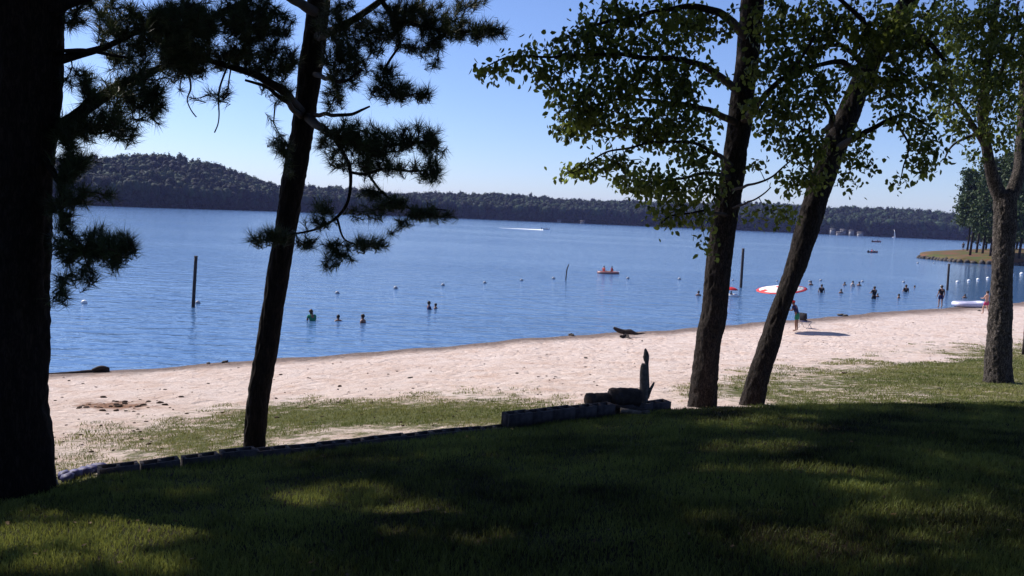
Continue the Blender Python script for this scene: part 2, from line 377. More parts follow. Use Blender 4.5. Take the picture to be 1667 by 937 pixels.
wa = np_mesh('water', wv, np.array([[0, 1, 2, 3]]), wm); tag(wa, kind='structure')

# ------------------------------------------------------------------ far shore: hills and woods
far_pix = [(-400, 330, 400), (0, 331, 470), (200, 336, 525), (300, 338, 580), (450, 343, 690), (740, 355, 800), (1050, 368, 850), (1200, 375, 820), (1560, 391, 790), (1900, 405, 760), (2300, 410, 700)]
skyl = [(-400, 255), (0, 258), (120, 256), (200, 254), (262, 252), (340, 264), (400, 285), (450, 303), (500, 303), (560, 304), (640, 315), (700, 313), (800, 315), (870, 318), (900, 323), (1000, 326), (1100, 328), (1250, 331), (1340, 336), (1450, 338), (1500, 342), (1560, 347), (1900, 352), (2300, 350)]
fx = np.array([p[0] for p in far_pix], float); fd = np.array([p[2] for p in far_pix], float)
kx = np.array([p[0] for p in skyl], float); ky = np.array([p[1] for p in skyl], float)
def far_dist(u): return np.interp(u, fx, fd)
DEPTH = 170.0
def ridge_z(u):      # top of the canopy at the ridge
    Yd = far_dist(u)+DEPTH*.75
    yh = 349.9+(u-CX)*math.tan(ROLL)
    return (yh-np.interp(u, kx, ky))*Yd/F*1.0+CAM_H
def hill_z(u, v):    # v 0 at the shore .. 1 at the back
    top = np.maximum(ridge_z(u)-17, 3)
    return top*np.clip(v/.75, 0, 1)**.8+.8
U = np.linspace(-400, 2300, 220); Vv = np.array([-.01, 0, .03, .1, .2, .35, .5, .65, .75, .9, 1.2, 2.5])
Vt = []
for v in Vv:
    for u in U:
        Yd = far_dist(u)+DEPTH*v; x = (u-CX)/F*Yd
        Vt.append([x, Yd, hill_z(u, v) if v > 0 else -1.5])
nu = len(U); i = (np.arange(len(Vv)-1)[:, None]*nu+np.arange(nu-1)[None]).ravel()
hills = np_mesh('hills', np.array(Vt), np.stack([i, i+1, i+nu+1, i+nu], -1), mat('forest_floor', (.04, .035, .025), .95, .1, var=.4, vscale=.05), smooth=True)
tag(hills, kind='structure')
def icos(sub):
    bm = bmesh.new(); bmesh.ops.create_icosphere(bm, subdivisions=sub, radius=1)
    v = np.array([p.co for p in bm.verts]); f = np.array([[q.index for q in p.verts] for p in bm.faces]); bm.free(); return v, f
ico2 = icos(3); ico1 = icos(2)
protos = []
for k in range(8):
    v, f = ico2; q = v.copy()
    q = q*(1+np.array([.22*noise.noise(Vector(p*1.7+k*5.1))+.2*noise.noise(Vector(p*4.1+k*3.7))+.14*noise.noise(Vector(p*9+k)) for p in v]))[:, None]
    protos.append((q, f))
cv = []; cf = []; cr = []; nb = 0; CL = []
CLT = []
def add_crown(x, y, z, rx, rz, tone):
    global nb
    q, f = protos[rng.integers(8)]
    a = rng.random()*6.28; R = np.array([[math.cos(a), -math.sin(a), 0], [math.sin(a), math.cos(a), 0], [0, 0, 1]])
    p = (q@R.T)*[rx, rx, rz]*.88+[x, y, z]; CL.append((q@R.T)[rng.integers(0, len(q), 130)]*[rx, rx, rz]+[x, y, z]); CLT.append(np.full(130, tone))
    cv.append(p); cf.append(f+nb); cr.append(np.clip(tone+.35*(rng.random(len(p))-.5), 0, 1)); nb += len(p)
for v0 in (.0, .05, .12, .2, .3, .42, .55, .68, .75):
    u = -380.0
    while u < 2150:
        Yd0 = far_dist(u); u += 5.2*F/Yd0*rng.uniform(.55, 1.15)
        v = v0+rng.uniform(-.03, .03); Yd = Yd0+DEPTH*max(v, 0); x = (u-CX)/F*Yd
        hz_ = float(hill_z(u, max(v, .001))); r = rng.uniform(2.8, 5.2)
        ht = rng.uniform(13.5, 17.5) if v0 < .7 else rng.uniform(15, 18)
        pine = rng.random() < .12
        if pine: r *= .65; ht += 1
        top = hz_+ht; rz = rng.uniform(4, 6.5)
        tone = rng.random()**1.6
        add_crown(x, Yd, top-rz, r, rz, tone)
        if v0 < .1: add_crown(x+rng.uniform(-2, 2), Yd-2, hz_+rng.uniform(2.5, 6), r*.9, 4.5, rng.random()*.4)
        if v0 < .02: add_crown(x+rng.uniform(-3, 3), Yd-3, 1.2, r*.8, 2.6, rng.random()*.3)
CL = np.concatenate(CL); CL = CL+rng.normal(size=CL.shape)*.35; CLT = np.concatenate(CLT); K = len(CL)
e1 = rng.normal(size=(K, 3)); e2 = rng.normal(size=(K, 3)); sz = rng.uniform(.35, .8, (K, 1))
e1 *= sz/np.linalg.norm(e1, axis=1)[:, None]; e2 *= sz/np.linalg.norm(e2, axis=1)[:, None]
LV = np.stack([CL-e1, CL+e2, CL+e1, CL-e2], 1).reshape(-1, 3); LF = np.arange(K*4).reshape(-1, 4)+nb
LT = np.repeat(np.clip(CLT+.5*(rng.random(K)-.4), 0, 1), 4)
wood = np_mesh('far_wood', np.concatenate(cv+[LV]), [np.concatenate(cf), LF], M['far_leaf'], attrs=dict(rnd=np.concatenate(cr+[LT])))
tag(wood, 'continuous dark green woodland covering the far shore and hill', 'woodland', kind='stuff')

# ------------------------------------------------------------------ near trees
# openings cut in the unseen crowns to shape the lawn's light: where it lands (ground pixel, half sizes) and how open they are
GAPS = [(560, 808, 90, 18, .80), (645, 838, 90, 22, .8), (735, 874, 80, 24, .8), (590, 925, 90, 16, .6), (140, 872, 160, 34, .95), (330, 880, 110, 22, .7), (400, 922, 170, 22, .9), (60, 920, 90, 20, .8), (250, 800, 100, 10, .35), (560, 750, 110, 7, .2), (900, 745, 90, 8, .25), (1040, 780, 50, 10, .3), (1290, 690, 120, 9, .6),
        (1240, 728, 70, 9, .5), (1160, 772, 60, 8, .45), (1350, 768, 70, 10, .8), (1440, 792, 60, 10, .8), (1490, 832, 70, 12, .7), (1280, 880, 40, 14, .7), (1540, 870, 40, 9, .25), (1350, 895, 40, 22, .4), (1150, 845, 50, 14, .45), (1620, 840, 50, 12, .4), (1450, 915, 40, 10, .25), (980, 700, 60, 6, .2)]
def canopy_keep(T, frame=True, mask=False):  # thins unseen foliage so its shade falls only where wanted
    g0 = 2.8
    for _ in range(3):
        k = (T[:, 2]-g0)/math.tan(SUN_EL); lx = T[:, 0]-sd.x/math.cos(SUN_EL)*k; ly = T[:, 1]-sd.y/math.cos(SUN_EL)*k; g0 = gz(lx, ly)
    lim = Yw(lx); keep = (ly < lim+.25) | (ly > 70) | (lx > 30)
    P_ = np.stack([lx, ly, gz(lx, ly)], -1); a, b_ = project(P_); a = np.nan_to_num(a, nan=-999); b_ = np.nan_to_num(b_, nan=5000)
    op = np.zeros(len(T))
    for cx, cy, rx, ry, o in GAPS: op = np.maximum(op, (.35+.85*o)*np.clip(3.2-2*np.sqrt(((a-cx)/rx)**2+((b_-cy)/ry)**2), 0, 1))
    op = op*np.clip(.98+1.5*vnoise(lx, ly, 1.9, 21)+.9*vnoise(lx, ly, 4.5, 23), 0, 1)+.22*vnoise(lx, ly, 1.0, 22)
    keep &= rng.random(len(T)) > np.clip(op, 0, .998)
    if frame:
        a, b_ = project(T); inside = (a > -12) & (a < 1680) & (b_ > -14) & (b_ < 950) & np.isfinite(a); keep &= ~inside
    return keep if mask else T[keep]
def pine_needles(P, D, n=46, ln=.17, wd=.0065):
    N = len(P); P = np.repeat(P, n, 0); D = np.repeat(D, n, 0); K = len(P)
    r = rng.normal(size=(K, 3)); r -= (r*D).sum(1)[:, None]*D; r /= np.linalg.norm(r, axis=1)[:, None]+1e-9
    a = rng.uniform(.25, 1.35, K)[:, None]
    d = np.cos(a)*D+np.sin(a)*r; base = P-D*rng.uniform(-.02, .16, K)[:, None]
    d[:, 2] += .05
    L_ = ln*rng.uniform(.65, 1.15, K)[:, None]
    s = np.cross(d, rng.normal(size=(K, 3))); s /= np.linalg.norm(s, axis=1)[:, None]+1e-9
    V = np.stack([base-s*wd/2, base+s*wd/2, base+d*L_], 1).reshape(-1, 3)
    rn = np.repeat(np.clip(np.repeat(rng.random(N), n)*.6+rng.random(K)*.4, 0, 1), 3)
    return V, np.arange(K*3).reshape(-1, 3), rn
def leaves(P, D, n=9, size=.105, spread=.105):
    N = len(P); base_t = np.repeat(rng.random(N), n); P = np.repeat(P, n, 0); K = len(P)
    C = P+rng.normal(size=(K, 3))*spread*[1, 1, .8]
    d = rng.normal(size=(K, 3))*.75+[0, 0, -.85]; d /= np.linalg.norm(d, axis=1)[:, None]
    s = np.cross(d, rng.normal(size=(K, 3))); s /= np.linalg.norm(s, axis=1)[:, None]+1e-9
    nn = np.cross(d, s); L_ = size*rng.uniform(.6, 1.2, K)[:, None]; W = L_*rng.uniform(.25, .36, K)[:, None]
    k = W*.35
    V = np.stack([C, C+d*L_*.3-s*W+nn*k, C+d*L_*.7-s*W*.8+nn*k, C+d*L_*1.02, C+d*L_*.7+s*W*.8+nn*k, C+d*L_*.3+s*W+nn*k], 1).reshape(-1, 3)
    i = np.arange(K)[:, None]*6
    Q = np.concatenate([i+[0, 1, 2, 3], i+[0, 3, 4, 5]])
    rn = np.repeat(np.clip(.55*base_t+.45*rng.random(K), 0, 1), 6)
    return V, Q, rn
def trunk_mesh(name, P, r, m, parent, sides=64, n=380, amp=.06, flare=.18):
    P, r = smoothpath(P, r, n)
    h = P[:, 2]-P[0, 2]; r = r*(1+flare*np.exp(-np.maximum(h, 0)/.28))
    V, Qd, caps = tube(P, r, sides); C = np.repeat(P, sides, 0); N_ = V-C; rr = np.linalg.norm(N_, axis=1)
    out = np.empty(len(V))
    for k, p in enumerate(V):
        q = Vector((p[0]*7, p[1]*7, p[2]*1.5))
        out[k] = noise.noise(q)*.6-abs(noise.noise(Vector((p[0]*17, p[1]*17, p[2]*5))))*1.2+.3+.4*noise.noise(Vector((p[0]*2, p[1]*2, p[2]*1.1)))
    V = V+N_/rr[:, None]*(out*amp*np.minimum(rr, .3))[:, None]*1.6
    return np_mesh(name, V, Qd, m, parent, smooth=True)
def world_path(pts):
    """pts (px,py,depth,diameter in px) -> points and radii"""
    P = [at(a, b_, c) for a, b_, c, d in pts]; r = [d*c/F/2 for a, b_, c, d in pts]; return np.array(P), np.array(r)
def tree(name, label, cat, trunk, limbs, blobs, crown3d, kind='leaf', bark='oak_bark', base=None, n_lf=9, size=.105, droop=.0, group=None, extra=1.0, mesh_mat=None):
    P, r = world_path(trunk)
    if base is not None: P[0] = base
    P0 = P[0].copy(); P[0][2] -= .25
    root = empty(name, P0, 0, label, cat, group)
    inv = -P0
    trunk_mesh('trunk', P+inv, r, M[bark], root, amp=.10)
    nodes = []; rad = []
    Ps, rs = smoothpath(P, r, 60)
    for k in range(20, 60): nodes.append(Ps[k]); rad.append(rs[k])
    for lb in limbs:
        lp, lr = world_path(lb[1] if isinstance(lb, tuple) else lb)
        lp, lr = smoothpath(lp, lr, 10*len(lp))
        jit = np.array([[noise.noise(Vector(p)*1.7), noise.noise(Vector(p)*1.7+Vector((9, 0, 0))), noise.noise(Vector(p)*1.7+Vector((0, 9, 0)))] for p in lp])*.12
        lp = lp+jit*np.linspace(0, 1, len(lp))[:, None]
        mb = MB(); mb.tube(lp+inv, lr, 10); mb.build('branch', M[bark], root, True)
        if not isinstance(lb, tuple):
            nodes += list(lp[4:]); rad += list(lr[4:])
    T = []
    for (cx, cy, rx, ry, dep, dn) in blobs:
        k = int(dn*extra); sc_ = dep/F
        u = rng.normal(size=(k*3, 3)); u /= np.linalg.norm(u, axis=1)[:, None]; u *= rng.random((k*3, 1))**(1/2.4)
        u = u[:k]; dz = max(rx, ry)*sc_*.9
        for q in u: T.append(np.array(at(cx+q[0]*rx, cy+q[1]*ry, dep+q[2]*dz)))
    for (x, y, z, rx, ry, rz, k) in crown3d:  # unseen upper crown, extended and pruned to cast shade
        u = rng.normal(size=(k, 3)); u /= np.linalg.norm(u, axis=1)[:, None]; u *= rng.random((k, 1))**.4
        T += list(canopy_keep(u*[rx, ry, rz]+[x, y, z]))
    T = np.array(T); nodes = np.array(nodes)
    d0 = np.array([np.min(((nodes-t)**2).sum(1)) for t in T]); order = np.argsort(d0); T = T[order]
    cap = len(nodes)+len(T)*3; NN = np.empty((cap, 3)); NN[:len(nodes)] = nodes; nn = len(nodes)
    tips = []; dirs = []; tw = MB(); thick = .007 if kind == 'pine' else .006
    for t in T:
        d = ((NN[:nn]-t)**2).sum(1); j = int(np.argmin(d)); a = NN[j]; Ld = math.sqrt(d[j])
        if Ld < .03: continue
        mid = (a+t)/2+rng.normal(size=3)*.07*Ld+np.array([0, 0, (.10 if kind == 'leaf' else -.10)*Ld])
        m1 = a*.56+mid*.58-t*.14+0; m1 = (a+mid)/2; m2 = (mid+t)/2
        r0 = thick*(1+min(Ld*1.6, 3.2))
        vt, qt, _ = tube(np.array([a, m1, mid, m2, t])+inv, [r0, r0*.85, r0*.7, r0*.55, thick*.5], 5); tw.add(vt, qt)
        NN[nn] = m1; NN[nn+1] = mid; NN[nn+2] = t; nn += 3
        dv = t-m2; dv /= np.linalg.norm(dv)+1e-9
        if kind == 'pine': dv = dv+np.array([0, 0, .35]); dv /= np.linalg.norm(dv)
        tips.append(t); dirs.append(dv)
        if Ld > .35:
            tips.append(mid); dirs.append(dv)
    tw.build('twigs', M['twig'], root)
    tips = np.array(tips)+inv; dirs = np.array(dirs)
    if kind == 'pine': Vl, Ql, rn = pine_needles(tips, dirs, n_lf, size)
    else: Vl, Ql, rn = leaves(tips, dirs, n_lf, size)
    np_mesh('crown', Vl, Ql, M[mesh_mat or ('needle' if kind == 'pine' else 'leaf')], root, attrs=dict(rnd=rn))
    return root

base_A = hit(28, 803)
DA = base_A.y
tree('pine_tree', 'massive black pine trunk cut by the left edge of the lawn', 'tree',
     [(24, 803, DA, 106), (22, 600, DA, 100), (23, 470, DA, 99), (26, 380, DA, 98), (31, 300, DA, 97), (37, 200, DA, 96), (45, 100, DA, 97), (49, 0, DA, 97), (50, -100, DA, 94), (52, -400, DA, 86), (55, -900, DA, 62), (58, -1500, DA, 30)],
     [[(60, 215, DA, 26), (110, 200, 7.9, 22), (150, 170, 8.0, 19), (190, 140, 8.2, 15), (250, 118, 8.5, 11), (330, 90, 8.8, 7)],
      [(60, 110, DA, 20), (120, 90, 7.7, 14), (170, 78, 7.9, 10), (240, 50, 8.2, 7)],
      [(60, 240, DA, 14), (95, 300, 7.6, 9), (105, 360, 7.5, 7), (140, 400, 7.4, 5), (200, 408, 7.3, 4)],
      [(60, 30, DA, 22), (140, -10, 7.5, 16), (260, -50, 7.8, 12), (380, -90, 8, 8)],
      ('bare', [(70, 85, DA, 7), (130, 82, 7.5, 6), (196, 86, 7.6, 4)])],
     [(160, 25, 70, 38, 7.9, 26), (235, 60, 75, 60, 8.2, 70), (140, 140, 45, 35, 7.8, 16), (215, 140, 55, 40, 8, 34), (170, 205, 70, 30, 7.9, 42), (112, 215, 30, 32, 7.7, 22), (245, 170, 24, 38, 8, 20), (300, 100, 40, 40, 8.5, 22), (300, 40, 60, 50, 8.4, 50),
      (112, 275, 30, 35, 7.6, 20), (150, 320, 55, 15, 7.6, 9), (105, 350, 25, 40, 7.5, 12), (165, 398, 55, 26, 7.4, 32), (205, 395, 22, 24, 7.3, 9), (110, 400, 28, 28, 7.5, 14), (130, 445, 45, 22, 7.4, 12), (190, 430, 20, 18, 7.3, 6), (140, 262, 30, 12, 7.6, 8), (100, 480, 20, 14, 7.4, 4)],
     [(-4.5, 7, 14.5, 4.2, 4.0, 4.2, 560), (-6.5, 8, 11, 3.5, 3.5, 2.2, 240), (-2.3, 6.0, 10.2, 2.2, 2.6, 1.4, 120), (-8, 13, 14, 4, 3.5, 3, 400)], 'pine', 'pine_bark', base_A, n_lf=52, size=.15, extra=1.95)

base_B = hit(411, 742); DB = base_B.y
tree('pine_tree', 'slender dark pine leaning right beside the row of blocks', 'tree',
     [(408, 742, DB, 34), (421, 650, DB, 35), (435, 560, DB, 34), (448, 480, DB, 34), (462, 393, DB, 34), (476, 300, DB, 35), (490, 225, DB, 36), (501, 147, DB, 36), (517, 25, DB, 35), (521, -20, DB, 34), (528, -120, DB, 34), (545, -400, DB, 24), (560, -700, DB, 10)],
     [[(492, 182, DB, 15), (460, 148, 9.5, 14), (420, 122, 9.3, 12), (375, 108, 9.1, 10), (320, 98, 8.9, 7), (270, 100, 8.8, 4)],
      [(492, 190, DB, 10), (465, 168, 9.6, 8), (435, 150, 9.6, 6), (400, 140, 9.5, 4)],
      ('bare', [(505, 188, DB, 8), (540, 184, 9.4, 6), (575, 180, 9.3, 5), (606, 172, 9.2, 3)]),
      [(500, 190, DB, 16), (530, 212, 9.6, 13), (560, 225, 9.5, 9), (610, 240, 9.3, 7), (660, 235, 9.2, 5), (700, 230, 9.1, 3)],
      [(545, 225, 9.6, 7), (568, 270, 9.5, 6), (566, 315, 9.4, 5), (550, 350, 9.3, 5), (520, 370, 9.3, 4), (480, 380, 9.2, 3), (430, 388, 9.1, 2)],
      [(548, 355, 9.3, 4), (560, 385, 9.3, 3), (600, 395, 9.2, 2)],
      [(570, 280, 9.5, 5), (600, 283, 9.4, 5), (640, 275, 9.3, 4), (690, 280, 9.2, 3)],
      [(600, 284, 9.4, 4), (625, 315, 9.3, 4), (660, 340, 9.3, 3), (720, 348, 9.2, 2)],
      [(515, 60, DB, 16), (560, 40, 9.9, 12), (610, 10, 10.0, 10), (660, -30, 10.2, 8)],
      [(600, -40, 9.6, 10), (635, 20, 9.5, 8), (690, 45, 9.4, 6), (750, 48, 9.3, 5), (810, 50, 9.2, 3)],
      [(640, 20, 9.5, 5), (650, 70, 9.4, 4), (630, 110, 9.3, 4), (660, 150, 9.3, 3)],
      [(510, 120, DB, 9), (550, 130, 9.3, 6), (590, 110, 9.2, 4)],
      [(515, 20, DB, 18), (450, -10, 9.3, 12), (380, 10, 9, 9), (330, 40, 8.8, 6)],
      ('bare', [(300, 97, 8.9, 3), (312, 140, 8.9, 3), (306, 165, 8.9, 2), (312, 195, 8.9, 2)]),
      ('bare', [(370, 108, 9.1, 3), (355, 150, 9.1, 3), (348, 190, 9.1, 2), (332, 215, 9.1, 2)])],
     [(330, 35, 110, 42, 8.9, 100), (300, 85, 50, 32, 8.8, 40), (420, 45, 62, 48, 9.3, 80), (380, 90, 60, 22, 9.2, 30), (445, 100, 48, 38, 9.5, 38), (462, 150, 26, 20, 9.6, 7), (310, 100, 30, 25, 8.8, 14),
      (340, 150, 50, 18, 9.0, 5),
      (560, 40, 48, 48, 9.8, 46), (560, 105, 36, 42, 9.5, 36), (545, 155, 24, 28, 9.5, 12), (570, 85, 60, 30, 9.6, 16),
      (620, 55, 45, 30, 9.5, 28), (680, 25, 58, 30, 9.5, 40), (735, 48, 50, 22, 9.4, 28), (792, 50, 32, 14, 9.2, 18), (690, 75, 38, 14, 9.4, 16), (650, 12, 50, 18, 9.6, 14), (760, 5, 40, 10, 9.4, 8),
      (625, 118, 24, 22, 9.3, 12), (645, 148, 45, 16, 9.3, 26), (690, 152, 20, 9, 9.3, 7), (705, 105, 14, 6, 9.4, 4),
      (555, 222, 48, 32, 9.5, 42), (615, 232, 58, 32, 9.3, 56), (680, 218, 32, 18, 9.2, 16), (705, 240, 20, 34, 9.1, 20), (580, 265, 60, 14, 9.4, 22), (700, 286, 22, 12, 9.1, 12), (640, 270, 46, 10, 9.3, 14),
      (457, 240, 16, 22, 9.5, 12), (468, 274, 9, 10, 9.5, 3),
      (600, 315, 24, 12, 9.3, 9), (640, 330, 30, 12, 9.3, 14), (692, 346, 34, 9, 9.2, 15), (728, 350, 9, 6, 9.1, 3), (658, 362, 18, 6, 9.2, 4), (640, 378, 8, 4, 9.2, 2), (530, 335, 26, 18, 9.3, 6), (600, 345, 40, 14, 9.3, 7), (510, 360, 24, 10, 9.2, 5), (560, 420, 16, 12, 9.2, 5),
      (440, 383, 32, 11, 9.1, 15), (420, 392, 14, 6, 9.1, 3), (498, 395, 22, 12, 9.2, 7), (540, 408, 18, 16, 9.2, 9), (535, 433, 8, 10, 9.2, 4), (590, 395, 38, 9, 9.2, 14), (622, 399, 10, 6, 9.2, 3)],
     [(-2.2, 9.5, 14, 3.4, 2.6, 3.6, 520), (-5.2, 9.2, 10.3, 2.4, 2.2, 1.2, 100), (-5.5, 15, 14.8, 4.5, 4, 3.2, 650)], 'pine', 'pine_bark', base_B, n_lf=50, size=.15, extra=1.9)

base_C = hit(1142, 661); DC = base_C.y
tree('broadleaf_tree', 'straight thick trunk with leafy boughs reaching out over the lake', 'tree',
     [(1141, 661, DC, 44), (1149, 600, DC, 42), (1154, 551, DC, 40), (1162, 514, DC, 40), (1169, 437, DC, 40), (1178, 370, DC, 39), (1190, 300, DC, 39), (1198, 246, DC, 38), (1210, 147, DC, 36), (1221, 49, DC, 35), (1232, -120, DC, 34), (1250, -400, DC, 22), (1262, -700, DC, 8)],
     [[(1215, 60, DC, 16), (1170, 20, 13.5, 12), (1100, 10, 13.2, 8), (1030, 30, 13, 6), (960, 45, 12.8, 4)],
      [(1205, 150, DC, 14), (1140, 105, 13.3, 10), (1060, 95, 13, 8), (980, 90, 12.8, 6), (900, 95, 12.6, 4), (830, 98, 12.5, 3), (785, 112, 12.4, 2)],
      [(1200, 200, DC, 12), (1140, 175, 13.6, 9), (1070, 165, 13.8, 6), (990, 165, 13.8, 4), (930, 190, 13.8, 3)],
      [(1192, 270, DC, 9), (1165, 250, 13.6, 7), (1120, 232, 13.4, 5), (1050, 235, 13.2, 4), (990, 250, 13, 3), (930, 275, 13, 2)],
      [(1190, 290, DC, 8), (1150, 280, 13.8, 6), (1100, 290, 13.8, 4), (1040, 295, 13.8, 2)],
      [(1184, 350, DC, 6), (1150, 345, 13.6, 4), (1100, 350, 13.5, 3), (1072, 368, 13.4, 2)],
      [(1208, 200, DC, 12), (1250, 150, 13.6, 9), (1290, 110, 13.5, 6), (1320, 60, 13.4, 4)],
      [(1190, 310, DC, 6), (1225, 298, 13.8, 4), (1262, 285, 13.7, 3), (1290, 262, 13.6, 2)],
      [(1190, 340, DC, 4), (1225, 325, 13.8, 3), (1255, 300, 13.7, 2)]],
     [(800, 112, 26, 8, 12.4, 12), (852, 90, 24, 16, 12.5, 14), (885, 112, 22, 16, 12.6, 12), (925, 82, 42, 28, 12.7, 34), (905, 132, 34, 18, 12.7, 18), (955, 48, 36, 22, 12.8, 20), (948, 20, 10, 5, 12.8, 2),
      (940, 168, 44, 32, 13, 42), (935, 205, 30, 22, 13.4, 20), (1000, 80, 60, 52, 13, 60), (1010, 150, 72, 42, 13.2, 76), (985, 205, 70, 26, 13.4, 44), (1060, 215, 50, 28, 13.4, 36),
      (940, 278, 38, 12, 13, 13), (915, 292, 10, 8, 13, 3), (1010, 265, 46, 14, 13, 20), (1050, 295, 56, 20, 13.6, 38), (1105, 305, 54, 22, 13.7, 36), (1135, 262, 44, 34, 13.6, 34), (1105, 200, 66, 42, 13.4, 66),
      (1105, 120, 74, 52, 13.3, 76), (1080, 45, 80, 46, 13.2, 76), (1155, 35, 46, 38, 13.6, 34), (1000, 20, 50, 22, 13, 20), (1090, 335, 34, 10, 13.5, 12), (1100, 355, 36, 8, 13.5, 12), (1150, 400, 7, 14, 13.4, 5), (1150, 352, 26, 14, 13.6, 10), (1160, 310, 20, 24, 13.5, 12),
      (1262, 40, 50, 44, 13.6, 50), (1255, 115, 46, 44, 13.6, 44), (1240, 180, 38, 28, 13.6, 22), (1232, 262, 18, 12, 13.7, 4), (1265, 345, 36, 12, 13.7, 11), (1250, 370, 10, 6, 13.7, 2), (1215, 345, 12, 12, 13.5, 3)],
     [(3.8, 13.5, 13.5, 4.6, 3.6, 4.0, 640), (1.3, 11.6, 11.2, 3.6, 3.0, 1.6, 260), (5.6, 11.0, 11.2, 3.0, 2.4, 1.6, 180), (-1.0, 17.2, 14.8, 4.8, 4, 3.0, 800), (3, 17, 15, 4, 3.5, 3, 500)], 'leaf', 'oak_bark', base_C, n_lf=10, size=.110, extra=.95)

base_D = hit(1220, 659); DD = base_D.y
tree('broadleaf_tree', 'curving trunk bowed to the right with arching leafy branches', 'tree',
     [(1218, 660, DD, 37), (1237, 606, DD, 34), (1255, 551, DD, 31), (1273, 495, DD, 29), (1293, 440, DD, 31), (1314, 375, DD, 36), (1330, 318, DD, 36), (1356, 246, DD, 38), (1380, 190, DD, 35), (1404, 130, DD, 32), (1440, 60, DD, 30), (1480, 0, DD, 28), (1540, -120, DD, 28), (1600, -300, DD, 18), (1640, -500, DD, 8)],
     [[(1364, 240, DD, 12), (1395, 222, 14, 10), (1425, 205, 13.9, 8), (1470, 190, 13.8, 5), (1520, 215, 13.7, 3)],
      [(1340, 215, DD, 8), (1355, 195, 14.2, 10), (1345, 165, 14.2, 7), (1320, 130, 14.2, 5)],
      [(1400, 130, DD, 12), (1370, 100, 14, 9), (1330, 105, 13.9, 7), (1285, 125, 13.8, 6), (1240, 150, 13.7, 3)],
      [(1410, 110, DD, 10), (1370, 75, 14.2, 7), (1310, 80, 14.2, 5), (1260, 95, 14.2, 3)],
      [(1450, 50, DD, 14), (1500, 60, 14, 10), (1540, 95, 13.9, 5)],
      [(1430, 80, DD, 12), (1400, 30, 13.8, 8), (1360, -10, 13.6, 6)],
      [(1350, 260, DD, 6), (1310, 210, 14.2, 4), (1290, 250, 14.2, 3), (1320, 280, 14.2, 2)],
      [(1460, 200, 13.8, 4), (1480, 240, 13.7, 3), (1470, 280, 13.7, 2), (1462, 298, 13.7, 1)]],
     [(1330, 40, 50, 44, 14, 50), (1300, 110, 46, 36, 13.9, 36), (1295, 175, 50, 32, 13.9, 36), (1350, 140, 34, 30, 14, 18), (1300, 235, 46, 34, 14.1, 34), (1325, 290, 24, 28, 14.1, 13), (1285, 300, 26, 22, 14.1, 9), (1265, 210, 26, 20, 14, 9),
      (1405, 50, 66, 52, 14.2, 62), (1480, 60, 72, 58, 14, 80), (1455, 140, 50, 42, 14.0, 44), (1400, 215, 22, 22, 13.9, 7), (1392, 262, 20, 24, 13.9, 9), (1385, 295, 14, 12, 13.9, 4), (1425, 265, 10, 8, 13.8, 2),
      (1480, 195, 44, 20, 13.8, 20), (1510, 232, 26, 20, 13.7, 14), (1500, 268, 26, 16, 13.7, 10), (1465, 296, 11, 8, 13.7, 3), (1530, 250, 14, 16, 13.7, 4), (1420, 100, 60, 50, 14.3, 30), (1530, 140, 34, 34, 13.9, 18)],
     [(7.2, 13.0, 12.6, 4.0, 3.4, 3.4, 480), (8.8, 10.5, 11.4, 3.0, 2.8, 1.8, 220), (5, 18.5, 14.5, 4, 4, 3, 500), (3.5, 20, 16.5, 4, 4, 3, 500)], 'leaf', 'oak_bark', base_D, n_lf=10, size=.108, extra=1.25)

base_E = hit(1627, 622); DE = base_E.y
tree('broadleaf_tree', 'forked tree with pale bark standing on sunlit grass at right', 'tree',
     [(1627, 622, DE, 42), (1626, 560, DE, 37), (1630, 480, DE, 31), (1632, 437, DE, 31), (1636, 340, DE, 33), (1636, 315, DE, 30)],
     [[(1637, 335, DE, 26), (1618, 295, DE, 20), (1607, 240, DE-.3, 16), (1600, 180, DE-.5, 15), (1610, 100, DE-.6, 12), (1622, 0, DE-.6, 10), (1630, -160, DE-.6, 8), (1635, -400, DE, 4)],
      [(1637, 335, DE, 26), (1656, 290, DE, 20), (1664, 200, DE+.2, 17), (1668, 100, DE+.3, 15), (1680, -40, DE+.3, 11), (1690, -260, DE, 6)],
      [(1607, 240, DE-.3, 13), (1585, 205, DE-.4, 9), (1560, 165, DE-.6, 7), (1530, 110, DE-.8, 5), (1500, 60, DE-1, 3)],
      [(1604, 190, DE-.5, 9), (1625, 130, DE-.5, 7), (1645, 70, DE-.6, 5), (1660, 0, DE-.6, 4)],
      [(1605, 215, DE-.4, 7), (1560, 230, DE-.8, 4), (1535, 262, DE-1, 2)]],
     [(1560, 40, 70, 50, DE-1, 60), (1620, 50, 56, 56, DE-1, 60), (1560, 120, 56, 44, DE-1, 40), (1610, 150, 46, 46, DE-1, 34), (1650, 120, 36, 60, DE-.5, 34), (1640, 215, 28, 36, DE-.8, 11), (1600, 210, 34, 22, DE-1, 10), (1545, 178, 34, 24, DE-1, 12), (1555, 205, 20, 16, DE-1, 5), (1585, 255, 14, 18, DE-1, 3), (1690, 60, 50, 80, DE-.5, 40)],
     [(13, 19.6, 13.5, 4.2, 3.2, 3.4, 360), (8.5, 22.5, 16.5, 4.8, 4.5, 3.4, 800), (11, 23, 14.5, 4, 4, 2.4, 500)], 'leaf', 'pale_bark', base_E, n_lf=11, size=.12, extra=1.9)

